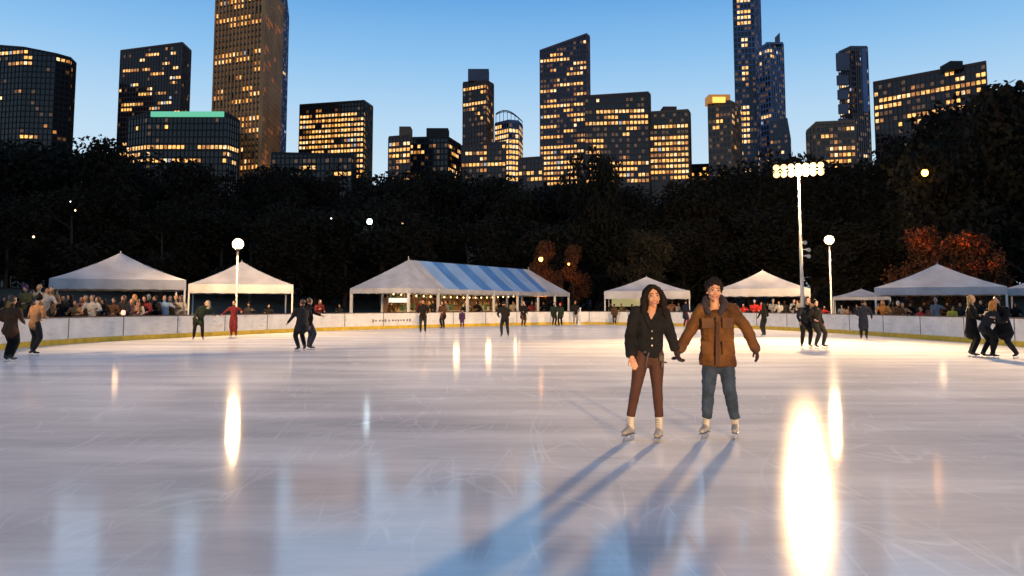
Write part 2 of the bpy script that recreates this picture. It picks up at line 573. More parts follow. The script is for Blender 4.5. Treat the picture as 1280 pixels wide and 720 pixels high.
# ------------------------------------------------------------------ tents
m_canvas = mat('canvas_white', (0.52, 0.52, 0.55), 0.75, 0.22, 0.9, 0.35, 2.2, trans=0.15)
m_canvas_blue = mat('canvas_blue', (0.09, 0.25, 0.56), 0.55, 0.2, 0.8, 0.10, 5, trans=0.1)
m_canvas_pale = mat('canvas_paleblue', (0.28, 0.45, 0.70), 0.6, 0.15, 0.8, 0.10, 5, trans=0.1)
m_pole = mat('white_pole', (0.66, 0.64, 0.62), 0.4, 0.12, 6)
m_steel = mat('grey_steel', (0.30, 0.30, 0.31), 0.4, 0.2, 8, metal=0.7)


def slope_sheet(mb, e0, e1, r0, r1, sag, n=10, mi=0):
    """roof sheet from eave edge e0-e1 up to ridge edge r0-r1 with the sag of stretched canvas"""
    vs = []; fs = []
    for i in range(n + 1):
        t = i / n
        a = e0.lerp(r0, t); b = e1.lerp(r1, t)
        for k in range(n + 1):
            s = k / n
            p = a.lerp(b, s)
            p = p - V((0, 0, sag * (4 * t * (1 - t)) * (0.45 + 0.55 * (4 * s * (1 - s)))))
            vs.append(p)
    for i in range(n):
        for k in range(n):
            q = i * (n + 1) + k
            fs.append((q, q + 1, q + n + 2, q + n + 1))
    mb.add(vs, fs, mi)


def valance(mb, a, b, h, out, n=16, mi=0):
    vs = []; fs = []
    for i in range(n + 1):
        p = a.lerp(b, i / n)
        w = 0.02 * math.sin(i * 2.3)
        vs += [p + out * 0.0, p - V((0, 0, h * (0.97 + 0.06 * (i % 2)))) + out * (0.02 + w)]
    for i in range(n): fs.append((2 * i, 2 * i + 2, 2 * i + 3, 2 * i + 1))
    mb.add(vs, fs, mi)


def thin(o, t=0.012):
    md = o.modifiers.new('thickness', 'SOLIDIFY'); md.thickness = t; md.offset = 0
    return o


def peak_tent(pxl, pxr, pxa, ya, ye, yb, Y, rz, label, legs=True):
    """square marquee: px of left/right eave, apex (pxa, ya), eave y, valance bottom y, front depth Y"""
    cdir = V(((pxa - 640) / F, 1.0, 0)); cdir.normalize()           # the tent looks straight across the ice
    side = V((cdir.y, -cdir.x, 0))
    Rf = Y / cdir.y
    fc = cdir * Rf
    def edge(px):
        d = V(((px - 640) / F, 1.0, 0)); k = Rf / d.dot(cdir)
        return (d * k - fc).dot(side)
    w = edge(pxr) - edge(pxl)
    fc = fc + side * (edge(pxr) + edge(pxl)) / 2
    ez = at(pxa, ye, Y).z; vh = ez - at(pxa, yb, Y).z
    cc = fc + cdir * w / 2
    cx, cy = cc.x, cc.y
    rz = rz + math.atan2(-cdir.x, cdir.y)
    apz = at(pxa, ya, cy).z
    root = empty('marquee_tent', (cx, cy, PLAZA), rz, label, 'tent', 'white peaked tents round the rink')
    h = w / 2; ez -= PLAZA; apz -= PLAZA
    C = [V((-h, -h, ez)), V((h, -h, ez)), V((h, h, ez)), V((-h, h, ez))]
    A = V((0, 0, apz))
    mb = MB()
    for i in range(4): slope_sheet(mb, C[i], C[(i + 1) % 4], A, A, 0.16 * (apz - ez))
    thin(mb.build('canopy', m_canvas, root, smooth=False))
    mb = MB()
    outs = [V((0, -1, 0)), V((1, 0, 0)), V((0, 1, 0)), V((-1, 0, 0))]
    for i in range(4): valance(mb, C[i], C[(i + 1) % 4], vh, outs[i])
    thin(mb.build('valance', m_canvas, root))
    for i in range(4):
        mb = MB(); p = C[i] * 1.0; q = V((p.x * 0.985, p.y * 0.985, 0))
        mb.box((q.x, q.y, (ez - 0.04) / 2), (0.09, 0.09, ez - 0.04))
        mb.box((q.x, q.y, 0.012), (0.25, 0.25, 0.02))
        mb.build('leg', m_pole, root)
    mb = MB()
    for i in range(4):
        p = C[i] * 0.985; q = C[(i + 1) % 4] * 0.985
        p = V((p.x, p.y, ez - 0.07)); q = V((q.x, q.y, ez - 0.07))
        mb.tube([p, q], 0.025, 6)
        mb.tube([p, V((0, 0, apz - 0.12))], 0.022, 6)
    mb.tube([V((0, 0, apz - 0.14)), V((0, 0, apz + 0.10))], 0.03, 8)
    mb.build('frame', m_steel, root)
    return root, (cx, cy, w)


TENT = {}
TENT['a'] = peak_tent(62, 233, 139, 316, 349, 361.5, 39.5, 0.0, 'largest white peaked tent on the left, nearest the crowd leaning on the boards')
TENT['b'] = peak_tent(236, 367, 287, 327, 355.5, 366.5, 48, 0.0, 'white peaked tent directly behind the lone globe lamp with dark pole')
TENT['d'] = peak_tent(755, 862, 809, 346, 364, 373.5, 66, 0.0, 'white peaked tent behind the woman in the black coat')
TENT['e'] = peak_tent(897, 1012, 946, 338, 361, 370.5, 58.5, 0.0, 'white peaked tent at the foot of the tall floodlight mast')
TENT['f'] = peak_tent(1040, 1112, 1076, 361, 371, 375, 72, 0.0, 'smallest white peaked tent, low behind the right globe lamp pole')
TENT['g'] = peak_tent(1092, 1258, 1172, 330, 359, 368.5, 41.8, 0.0, 'large white peaked tent under the red lit tree branches')
TENT['h'] = peak_tent(1256, 1400, 1328, 335, 360, 369, 42, 0.0, 'white tent cut by the right edge of the photo')


def long_tent():
    A = V((-7.9, 61, 0)); u = V((0.5, 0.866, 0)).normalized(); v = V((u.y, -u.x, 0))
    Lr = 19.0; w = 2.7; e = 3.5
    ez = 2.80; rz = 5.02
    root = empty('marquee_tent', (A.x, A.y, PLAZA), 0, 'long white frame tent with blue roof stripes, lit inside by warm bulbs', 'tent')
    def P(s, t, z): return u * s + v * t + V((0, 0, z - PLAZA))
    R0, R1_ = P(0, 0, rz), P(Lr, 0, rz)
    C1, C2, C3, C4 = P(-e, -w, ez), P(-e, w, ez), P(Lr + e, w, ez), P(Lr + e, -w, ez)
    # front slope: white roof panels, others coloured blue for reflected sky
    stripes = [(-e, 1.2, 0), (1.2, 3.0, 2), (3.0, 4.4, 1), (4.4, 6.4, 2), (6.4, 8.0, 1), (8.0, 9.8, 2), (9.8, 11.4, 1), (11.4, 13.2, 2), (13.2, 14.8, 1), (14.8, 16.6, 2), (16.6, 17.8, 1), (17.8, Lr + e, 0)]
    mats3 = [m_canvas, m_canvas_blue, m_canvas_pale]
    mb = MB()
    for a, b, k in stripes:
        if a < 0:
            slope_sheet(mb, P(a, w, ez), P(0, w, ez), R0, R0, 0.12)
            a = 0
        if b > Lr:
            slope_sheet(mb, P(Lr, w, ez), P(b, w, ez), R1_, R1_, 0.12)
            b = Lr
        slope_sheet(mb, P(a, w, ez), P(b, w, ez), P(a, 0, rz), P(b, 0, rz), 0.10, 8, k)
    slope_sheet(mb, C1, C2, R0, R0, 0.12); slope_sheet(mb, C3, C4, R1_, R1_, 0.12)
    slope_sheet(mb, P(0, -w, ez), P(Lr, -w, ez), R0, R1_, 0.10); slope_sheet(mb, C1, P(0, -w, ez), R0, R0, 0.1); slope_sheet(mb, P(Lr, -w, ez), C4, R1_, R1_, 0.1)
    thin(mb.build('canopy', mats3, root))
    mb = MB()
    for p, q, o in ((C1, C2, -u), (C2, C3, v), (C3, C4, u), (C4, C1, -v)): valance(mb, p, q, 0.36, o, 40)
    thin(mb.build('valance', m_canvas, root))
    for s in [-e + 0.1, 0.2, 4.2, 8.2, 12.2, 16.0, 19.4, Lr + e - 0.1]:
        for t in (-w + 0.06, w - 0.06):
            mb = MB(); c = P(s, t, PLAZA)
            mb.box(c + V((0, 0, (ez - 0.1) / 2)), (0.16, 0.16, ez - 0.1), math.atan2(u.y, u.x)); mb.box(c + V((0, 0, 0.012)), (0.34, 0.34, 0.024), math.atan2(u.y, u.x))
            mb.build('leg', m_pole, root)
    mb = MB()
    mb.tube([R0 - V((0, 0, 0.06)), R1_ - V((0, 0, 0.06))], 0.05, 8)
    for s in (0, 4.2, 8.2, 12.2, 16, Lr):
        for t in (-w, w): mb.tube([P(s, 0, rz - 0.08), P(s, t * 0.99, ez - 0.06)], 0.035, 6)
    for p in (R0, R1_): mb.tube([p, p + V((0, 0, 0.28))], [0.05, 0.02], 8)
    mb.build('frame', m_steel, root)
    return A, u, v, Lr, w


LT = long_tent()

# ------------------------------------------------------------------ lamps
WARM = (1.0, 0.62, 0.28)
m_head = emit('floodlight_glass', (1.0, 0.60, 0.20), 2.6)
m_globe = emit('lamp_globe_lit', (1.0, 0.60, 0.20), 5.0)
_nt = m_globe.node_tree                     # opal glass lets the bulb's light through
_tr = _nt.nodes.new('ShaderNodeBsdfTransparent'); _mx = _nt.nodes.new('ShaderNodeMixShader'); _mx.inputs[0].default_value = 0.5
_nt.links.new(_tr.outputs[0], _mx.inputs[1]); _nt.links.new(_nt.nodes['Principled BSDF'].outputs[0], _mx.inputs[2]); _nt.links.new(_mx.outputs[0], _nt.nodes['Material Output'].inputs['Surface'])
m_mast = mat('galvanised_pole', (0.42, 0.40, 0.38), 0.45, 0.2, 3, metal=0.5)
m_lampbody = mat('lamp_body', (0.05, 0.05, 0.05), 0.5, 0.2, 8)


def light(name, kind, loc, power, col, parent=None, **kw):
    l = bpy.data.lights.new(name, kind)
    l.energy = power; l.color = col
    for k, v_ in kw.items(): setattr(l, k, v_)
    o = bpy.data.objects.new(name, l); COL.objects.link(o)
    o.location = loc
    if parent: o.parent = parent
    return o


def aim(o, target, origin):
    d = (V(target) - V(origin)).normalized()
    o.rotation_euler = d.to_track_quat('-Z', 'Y').to_euler()


def flood_mast(base, H, label, target, power, cone, nh=6, width=3.0, soft=0.14, blend=1.0, group=None):
    root = empty('floodlight_mast', base, 0, label, 'floodlight', group)
    mb = MB(); mb.tube([V((0, 0, 0)), V((0, 0, 0.5)), V((0, 0, H + 0.25))], [0.16, 0.12, 0.065], 12)
    mb.box((0, 0, 0.02), (0.5, 0.5, 0.04)); mb.build('pole', m_mast, root, smooth=True)
    tgt = V(target) - V(base)
    yaw = math.atan2(tgt.y, tgt.x) + math.pi / 2          # crossarm square to the beam
    ax = V((math.cos(yaw), math.sin(yaw), 0)); fw = V((ax.y, -ax.x, 0))
    mb = MB(); mb.box((0, 0, H), (width, 0.10, 0.10), yaw); mb.build('crossarm', m_mast, root)
    down = math.atan2(H, tgt.xy.length)
    for i in range(nh):
        for row in (0, 1):
            c = ax * ((i + 0.5) / nh - 0.5) * width + V((0, 0, H - 0.20 if row == 0 else H + 0.26))
            d = (V(target) - V(base) - c).normalized()
            q = width / nh * 0.46
            mb = MB(); mb.tube([c - d * 0.16, c - d * 0.12, c + d * 0.06, c + d * 0.09], [q * 0.45, q * 0.6, q, q * 1.02], 14)
            mb.box(V((c.x, c.y, H + (-0.07 if row == 0 else 0.12))), (0.05, 0.05, 0.2), yaw)
            hd = mb.build('floodlight', m_lampbody, root, smooth=False)
            mb = MB(); mb.tube([c + d * 0.091, c + d * 0.115], [q * 0.94, q * 0.80], 14)
            mb.build('lens', m_head, hd)
    l = light('flood_beam', 'SPOT', fw * 0.5 + V((0, 0, H - 0.25)), power, WARM, root, spot_size=math.radians(cone), spot_blend=blend, shadow_soft_size=soft)
    aim(l, tgt, V((0, 0, H - 0.25)))
    return root


mast_p = at(998, 213, 50)
MASTB = V((mast_p.x, 50, PLAZA))
root = flood_mast(MASTB, mast_p.z - PLAZA, 'tall floodlight mast with blazing row of lamps above the skaters', (-1, 4, 0), 150000, 66, 7, 3.1, 0.8)
light('flood_spill', 'POINT', (0, -0.6, mast_p.z - PLAZA - 0.4), 4000, WARM, root, shadow_soft_size=0.5)  # added point light, warms the trees and ice round the mast
_l = light('tree_back_fill', 'SPOT', (0, 0.6, mast_p.z - PLAZA - 0.3), 28000, WARM, root, spot_size=math.radians(100), spot_blend=1.0, shadow_soft_size=0.5)  # added light facing backwards, warms the trees behind the mast
aim(_l, (3, 40, 15), (0, 0.6, 8))
# two horn loudspeakers half way up the mast
zs = at(1000, 305, 50).z - PLAZA
m_horn = mat('horn_grey', (0.45, 0.44, 0.42), 0.5, 0.1, 5)
for dx, dz in ((0.10, 0.1), (0.32, -0.35), (0.30, -0.75)):
    mb = MB(); mb.tube([V((dx, -0.12, zs + dz)), V((dx + 0.02, -0.45, zs + dz - 0.05))], [0.05, 0.13], 10); mb.box((dx * 0.5, -0.08, zs + dz), (abs(dx) + 0.1, 0.05, 0.05))
    mb.build('horn_loudspeaker', m_horn, root)


def globe_lamp(px, py, Y, label, power, r=0.30):
    p = at(px, py, Y)
    root = empty('globe_lamp', (p.x, Y, PLAZA), 0, label, 'street lamp', 'globe lamps behind the boards')
    H = p.z - PLAZA
    mb = MB(); mb.tube([V((0, 0, 0)), V((0, 0, 0.3)), V((0, 0, 0.34)), V((0, 0, H - r))], [0.12, 0.11, 0.065, 0.05], 10); mb.build('pole', m_mast, root, smooth=True)
    mb = MB(); mb.tube([V((0, 0, H - r - 0.12)), V((0, 0, H - r + 0.03))], [0.06, 0.14], 10); mb.build('collar', m_lampbody, root)
    mb = MB(); mb.ell((0, 0, H), (r, r, r), 20, 14); mb.build('globe', m_globe, root, smooth=True)
    light('globe_light', 'POINT', (0, 0, H), power, WARM, root, shadow_soft_size=r * 0.7)
    return root


globe_lamp(297.5, 305, 43.5, 'glowing globe lamp on dark pole in front of the second tent', 6500)
globe_lamp(1036.5, 300, 52, 'glowing globe lamp on pale pole right of the tall mast', 7500)

# assumed side masts, added left and right of the camera, beyond the frame, to light the far boards and tents
flood_mast(V((24.0, 14, PLAZA)), 11.5, 'added side floodlight mast beyond the right boards', (2, 47, 0.5), 58000, 52, 4, 2.4)
flood_mast(V((-24.0, 14, PLAZA)), 11.5, 'added side floodlight mast beyond the left boards', (-4, 46, 0.5), 58000, 52, 4, 2.4)

flood_mast(V((34.0, 45, PLAZA)), 9.5, 'added floodlight mast far right, beyond the frame', (0, 8, 0), 24000, 70, 6, 3.1, 0.5)  # unseen mast added to brighten the ice alongside the tall one
# a low floodlight added behind the camera to brighten the couple's faces
flood_mast(V((4.5, -17, PLAZA)), 3.3, 'added low floodlight mast behind the near boards', (2.4, 9.5, 2.0), 42000, 17, 2, 1.0, 0.25, 0.7)

# ------------------------------------------------------------------ skyline
WIN = [window_mat('window_amber', (1.0, 0.45, 0.10), 1.75), window_mat('window_gold', (1.0, 0.53, 0.16), 1.35),
       window_mat('window_dim', (1.0, 0.38, 0.08), 0.6), window_mat('window_pale', (1.0, 0.66, 0.32), 1.7), window_mat('window_cool', (0.75, 0.82, 1.0), 0.6), window_mat('facade_glow_pane', (1.0, 0.44, 0.12), 0.10)]
m_glass = mat('dark_glass', (0.012, 0.013, 0.018), 0.12, 0.3, 0.05)


def wallmat(name, c): return mat(name, c, 0.7, 0.3, 0.06, 0.1, 0.5)


m_w = {'brown': wallmat('facade_brown', (0.11, 0.055, 0.042)), 'dark': wallmat('facade_dark', (0.020, 0.015, 0.013)),
       'tan': wallmat('facade_tan', (0.22, 0.115, 0.07)), 'slate': wallmat('facade_slate', (0.11, 0.105, 0.14)),
       'purple': wallmat('facade_purple', (0.15, 0.085, 0.11)), 'blue': wallmat('facade_sky_tint', (0.13, 0.17, 0.30)),  # 'blue' holds the sky's reflection in glass as a wall colour
       'rib': wallmat('facade_rib_floodlit', (0.58, 0.27, 0.11))}  # warm floodlight on the ribs is put into their colour
UNIT = {}


def unit_window(w, h):
    k = (round(w, 2), round(h, 2))
    if k not in UNIT:
        mb = MB(); mb.box((0, 0, 0), (w, 0.16, h)); UNIT[k] = mb.mesh('window')
        UNIT[k].materials.append(WIN[0])
    return UNIT[k]


def tower(name_label, corners, depth, wall, rules, fh=3.7, cw=2.5, pier=0.5, band=0.9, ybase=225, pr=0.35, win=(0.70, 0.52), mixw=(5, 4, 4, 2, .35), roofstuff=(), back=None, cat='building', seed=1, pier_mat=None, faint=0.30):
    """corners: (px, ytop, Y) along the visible fronts from left to right. rules: (x0, x1, y0, y1, share lit)"""
    rnd = random.Random(seed)
    P = [at(*c) for c in corners]
    base = V((sum(p.x for p in P) / len(P), sum(p.y for p in P) / len(P), 0))
    root = empty('tower_block', base, 0, name_label, cat)
    o = -base
    first, last = P[0], P[-1]
    b1 = V((last.x * (last.y + depth) / last.y, last.y + depth, last.z)); b0 = V((first.x * (first.y + depth) / first.y, first.y + depth, first.z))
    ring_ = P + [b1, b0]
    n = len(ring_)
    mb = MB()
    bot = [V((p.x, p.y, -0.5)) + o for p in ring_]; top = [p + o for p in ring_]
    mb.add(bot + top, [(i, (i + 1) % n, n + (i + 1) % n, n + i) for i in range(n)] + [tuple(range(n))[::-1], tuple(range(n, 2 * n))])
    mb.build('glass_core', m_glass, root)
    gb = MB(); pb = MB()
    lit = []; dim = []
    sides = [(P[i], P[i + 1]) for i in range(len(P) - 1)] + [(last, b1), (b0, first)]
    for si, (a, b) in enumerate(sides):
        vis = si < len(P) - 1
        d = V((b.x - a.x, b.y - a.y, 0)); Ls = d.length; d.normalize()
        nn = V((d.y, -d.x, 0))
        ang = math.atan2(d.y, d.x)
        nc = max(2, round(Ls / cw)); step = Ls / nc
        ztop = min(a.z, b.z); zhi = max(a.z, b.z)
        zb = max(0.0, at(corners[0][0], ybase + 12, a.y).z)
        for i in range(nc + 1):
            q = a.lerp(b, i / nc)
            pb.box(V((q.x, q.y, 0)) + nn * pr * 0.5 + o + V((0, 0, (q.z + 0.4) / 2)), (pier, pr, q.z - 0.4), ang)
        nf = int(zhi / fh)
        for j in range(nf + 1):
            z = j * fh
            if z < zb - fh * 3 or z > zhi: continue
            # the part of this storey under a raked roof
            s0, s1 = 0.0, 1.0
            if z + band / 2 > ztop and abs(a.z - b.z) > 0.5:
                t = (z + band / 2 - a.z) / (b.z - a.z)
                if b.z > a.z: s0 = max(0, t)
                else: s1 = min(1, t)
            if s1 - s0 < 0.05: continue
            m_ = a.lerp(b, (s0 + s1) / 2)
            gb.box(V((m_.x, m_.y, z)) + nn * (pr * 0.5 - 0.11) + o, (Ls * (s1 - s0), pr - 0.2, band), ang)
            if not vis: continue
            state = None
            for i in range(nc):
                q = a.lerp(b, (i + 0.5) / nc); zc = z + fh / 2
                if zc + fh * 0.5 > q.z: continue
                c = V((q.x, q.y, zc))
                x, y = proj(c)
                if y > ybase: continue
                pbr = 0
                for ru in rules:
                    x0, x1, y0, y1, pv = ru[:5]
                    yy = y - (ru[5] * (x - x0) if len(ru) > 5 else 0)
                    if x0 <= x <= x1 and y0 <= yy <= y1: pbr = min(0.97, pv * 1.25)
                if state is None or rnd.random() < 0.45 or abs(pbr - lastp) > 0.2: state = rnd.random() < pbr
                lastp = pbr
                if state and pbr > 0:
                    lit.append((c + nn * 0.10 + o, ang, step * win[0], fh * win[1]))
                elif rnd.random() < faint:  # faint glowing panes added to warm the facade
                    dim.append((c + nn * 0.10 + o, ang, step * win[0], fh * win[1]))
    gb.build('storey_banding', m_w[wall], root)
    pb.build('pier_cladding', pier_mat or m_w[wall], root)
    # parapet
    mb = MB(); mb.add([t + V((0, 0, -0.6)) for t in top] + [t + V((0, 0, 0.9)) for t in top],
                      [(i, (i + 1) % n, n + (i + 1) % n, n + i) for i in range(n)] + [tuple(range(n))[::-1], tuple(range(n, 2 * n))])
    # slightly wider than the core
    cc = V((sum(t.x for t in top) / n, sum(t.y for t in top) / n, 0))
    mb.v = [tuple(V((cc.x + (x - cc.x) * 1.012, cc.y + (y - cc.y) * 1.012, z))) for x, y, z in mb.v]
    mb.build('parapet', m_w[wall], root)
    rnd.shuffle(lit)
    for c, ang, w, h in lit[:100]:
        ob = link('window', unit_window(w, h), None, root, c)
        ob.rotation_euler = (0, 0, ang)
        ob.material_slots[0].link = 'OBJECT'
        ob.material_slots[0].material = rnd.choices(WIN[:5], mixw)[0]
    if lit[100:] or dim:
        mb = MB()
        for c, ang, w, h in lit[100:]: mb.box(c, (w, 0.16, h), ang, rnd.choices(range(5), mixw)[0])
        for c, ang, w, h in dim: mb.box(c, (w, 0.16, h), ang, 5)
        tag(mb.build('window', WIN, root), kind='stuff')
    for (px0, px1, y0, y1, dY, mk) in roofstuff:          # plant rooms, water tanks, lit crowns
        Yf = P[len(P) // 2].y + dY
        p0 = at(px0, y0, Yf); p1 = at(px1, y1, Yf)
        mb = MB(); mb.box(V(((p0.x + p1.x) / 2, Yf + (5 if dY > 0 else 1), (p0.z + p1.z) / 2)) + o, (p1.x - p0.x, 10 if dY > 0 else 2, p0.z - p1.z))
        mb.build('plant_room', mk if not isinstance(mk, str) else m_w[mk], root)
    return root, o


TW = []
# 1 left slab with rounded corner
r, o1 = tower('broad dark tower at the left edge with rounded corner and lit top floors',
      [(-70, 52, 560), (30, 60, 545), (70, 68, 548), (88, 73, 556), (95, 80, 572)], 60, 'dark',
      [(-70, 95, 50, 230, .03), (-70, 95, 62, 68, .85), (-70, 95, 74, 80, .45), (0, 40, 122, 126, .6), (10, 70, 165, 172, .55), (50, 75, 98, 108, .25)], cw=3.19, fh=4.0, seed=3, faint=0.06)
# 2 brown slab
tower('plain dark brown tower with raked top left of the tallest slab',
      [(151, 64, 600), (228, 54, 590), (239, 64, 640)], 60, 'brown',
      [(150, 240, 50, 230, .06), (150, 212, 85, 90, .4), (150, 215, 100, 118, .25), (150, 200, 130, 140, .55), (150, 240, 170, 215, .35)], fh=3.8, cw=2.43, seed=5, faint=0.06)
# 3 low block with a green lit roof strip
r3, o3 = tower('low dark block with a green lit strip along its roof',
      [(160, 150, 470), (185, 141, 462), (285, 143, 462), (299, 152, 474)], 40, 'dark',
      [(150, 300, 182, 189, .75), (150, 300, 190, 196, .4), (150, 300, 197, 204, .7), (150, 300, 158, 166, .06)], fh=4.0, cw=2.43, seed=7, faint=0.05)
mb = MB(); p0 = at(188, 138.5, 460); p1 = at(279, 146, 460)
mb.box(V(((p0.x + p1.x) / 2, 461, (p0.z + p1.z) / 2)) + o3, (p1.x - p0.x, 1.0, p0.z - p1.z - 0.5))
mb.build('green_light_strip', emit('green_light', (0.18, 0.75, 0.45), 0.75), r3)
# 4 tall ribbed tower and the blue glass one behind
tower('tallest left tower with pale vertical ribs running past the top of the frame',
      [(272, -22, 520), (330, -20, 505), (353, 6, 560)], 40, 'tan',
      [(260, 360, -20, 230, .05), (270, 334, 20, 32, .8), (330, 360, 25, 40, .5), (270, 312, 66, 75, .85), (270, 316, 76, 82, .5), (318, 335, 58, 66, .8), (320, 336, 78, 88, .7), (268, 318, 122, 128, .75), (318, 333, 110, 118, .7), (295, 330, 143, 153, .75), (300, 345, 155, 170, .45), (300, 335, 195, 212, .5)],
      fh=4.0, cw=2.9, pier=1.0, band=0.5, pr=1.2, win=(.62, .6), seed=9, pier_mat=m_w['rib'], faint=0.95)  # nearly every pane glows faintly, in place of floodlight on the ribs
tower('narrow blue glass tower peeking out behind the tallest ribbed tower',
      [(318, -60, 640), (352, -60, 640), (361, 20, 660)], 40, 'blue', [(318, 362, -60, 230, .02)], cw=2.28, mixw=(1, 1, 1, 1, 5), seed=10)
# 5 squat grid block
tower('squat square office block with a grid of lit windows',
      [(375, 132, 560), (455, 126.5, 548), (466, 134, 590)], 55, 'dark',
      [(375, 456, 138, 200, .72), (375, 452, 138, 142, .4), (375, 440, 198, 230, .3), (445, 456, 195, 222, .8), (456, 467, 120, 230, .02)], fh=3.7, cw=2.51, seed=12, win=(.66, .5))
tower('low unlit block half hidden by trees beside the squat office block',
      [(340, 192, 430), (440, 194, 425)], 30, 'dark', [(340, 440, 196, 225, .10)], seed=13)
# 6 cluster of older blocks
tower('small old block with a raised corner turret, left of the low cluster',
      [(486, 172, 480), (513, 170, 475)], 25, 'brown', [(486, 513, 172, 225, .5)], seed=14, roofstuff=[(499, 513, 158, 171, 2, 'tan')], fh=3.6, cw=2.28)
tower('low apartment block with a flat dark penthouse in the middle cluster',
      [(512, 173, 500), (560, 172, 495), (576, 182, 520)], 30, 'dark', [(512, 545, 176, 200, .3), (560, 577, 176, 225, .35)], seed=15, roofstuff=[(533, 560, 160, 172, 2, 'dark')])
# 7 stepped tower
tower('slim stepped brown tower with amber lit crown',
      [(579, 104, 540), (608, 101, 530), (617, 106, 560)], 30, 'brown',
      [(579, 617, 104, 230, .05), (579, 610, 106, 115, .85), (579, 615, 127, 137, .5), (579, 612, 138, 150, .25)], seed=16, roofstuff=[(585, 611, 86, 101, 4, 'slate')], fh=3.6, cw=2.28)
tower('wide lower wing of the slim stepped tower',
      [(577, 183, 490), (632, 178, 485)], 22, 'brown', [(577, 632, 182, 190, .7), (577, 632, 191, 225, .3), (577, 632, 204, 210, .7)], seed=17, fh=3.6, cw=2.28)
# 8 bright rounded block with a hoop on the roof
r8, o8 = tower('brightly lit rounded block with a curved steel hoop on its roof',
      [(619, 155, 560), (636, 151, 550), (648, 152, 553), (653, 157, 570)], 30, 'blue', [(612, 655, 158, 230, .95)], seed=18, fh=3.8, cw=2.43, win=(.75, .6), mixw=(3, 5, 0, 5, 0))
mb = MB()
for k, rr_ in enumerate((1.0, 0.88)):
    pts = []
    for i in range(15):
        t = i / 14; px = 620 + 33 * t; py = 152 - 14 * math.sin(math.pi * min(1, 0.25 + 0.75 * t)) * rr_
        pts.append(at(px, py, 556 + 8 * k) + o8)
    mb.tube(pts, 0.35, 6)
for i in range(0, 15, 2):
    t = i / 14; px = 620 + 33 * t
    mb.tube([at(px, 154, 558) + o8, at(px, 152 - 14 * math.sin(math.pi * min(1, 0.25 + 0.75 * t)), 556) + o8], 0.2, 5)
mb.build('roof_hoop', m_w['slate'], r8)
tower('low block between the rounded block and the raked purple tower',
      [(648, 199, 470), (678, 197, 465)], 25, 'brown', [(648, 678, 200, 228, .35)], seed=19)
# 10 raked purple tower
tower('purple grey tower with a steeply raked top',
      [(675, 64, 560), (733, 43, 550), (737, 46, 580)], 45, 'purple',
      [(674, 738, 40, 230, .10), (676, 735, 75, 92, .22), (685, 725, 104, 111, .65), (690, 735, 113, 118, .75), (676, 700, 125, 136, .4), (675, 720, 142, 149, .75), (715, 737, 125, 162, .5), (675, 715, 158, 164, .8), (675, 705, 168, 174, .6), (675, 720, 180, 230, .92)],
      fh=3.7, cw=2.36, seed=20, ybase=232, win=(.66, .5))
tower('broad brown office tower with long bands of lit windows, right of the raked tower',
      [(731, 121, 500), (810, 116, 495), (813, 119, 520)], 45, 'brown',
      [(730, 812, 118, 230, .14), (733, 806, 134, 140, .92), (755, 810, 143, 156, .8), (733, 765, 154, 160, .8), (730, 760, 170, 178, .7), (780, 806, 162, 167, .7), (758, 812, 198, 228, .92), (738, 748, 190, 228, .7)],
      fh=3.7, cw=2.36, seed=21, ybase=232)
tower('tan office block with six bright rows and a roof plant room',
      [(812, 141, 510), (860, 138, 505), (863, 142, 530)], 35, 'tan',
      [(812, 860, 155, 162, .65), (812, 860, 170, 176, .9), (815, 860, 178, 222, .8)], fh=3.7, cw=2.36, seed=22, roofstuff=[(829, 846, 133, 139, 3, 'brown')])
tower('low unlit roof between the tan block and the copper topped tower',
      [(858, 207, 540), (888, 206, 538)], 25, 'dark', [(858, 888, 207, 230, .3)], seed=23)
# 13 copper crown
r13, o13 = tower('brown tower with a glowing copper crown',
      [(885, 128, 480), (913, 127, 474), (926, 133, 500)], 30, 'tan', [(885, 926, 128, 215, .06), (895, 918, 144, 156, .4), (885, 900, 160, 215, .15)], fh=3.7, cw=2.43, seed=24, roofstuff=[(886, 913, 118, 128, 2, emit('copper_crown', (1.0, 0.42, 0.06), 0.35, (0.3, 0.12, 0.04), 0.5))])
mb = MB(); p0 = at(892, 120, 473); p1 = at(908, 127, 473); mb.box(V(((p0.x + p1.x) / 2, 475.3, (p0.z + p1.z) / 2)) + o13, (p1.x - p0.x, 0.6, p0.z - p1.z)); mb.build('crown_lamp', emit('crown_glow', (1.0, 0.58, 0.10), 1.6), r13)
# 14 supertall
tower('needle thin blue skyscraper rising out of the top of the frame',
      [(914, -90, 600), (940, -90, 596), (948, -86, 620)], 25, 'blue',
      [(922, 938, -80, 32, .9), (927, 937, 48, 62, .8), (927, 937, 82, 110, .65), (926, 938, 130, 178, .85), (915, 950, 190, 215, .3)], fh=4.4, cw=2.74, seed=25, mixw=(4, 4, 1, 4, 0))
tower('blue glass tower with a rooftop mast beside the needle thin skyscraper',
      [(949, 60, 560), (962, 54, 552), (979, 55, 562)], 25, 'blue', [(949, 980, 58, 230, .03), (949, 972, 63, 71, .7), (945, 980, 190, 200, .5)], fh=3.9, cw=2.43, seed=26, mixw=(4, 4, 1, 4, 1), roofstuff=[(974.2, 975.2, 41, 55, 3, 'slate'), (958, 979, 52.5, 55, 2, 'blue')])
tower('short grey annex at the foot of the blue glass tower',
      [(962, 151, 540), (984, 149, 536), (988, 172, 552)], 20, 'slate', [(962, 988, 150, 215, .12)], seed=27)
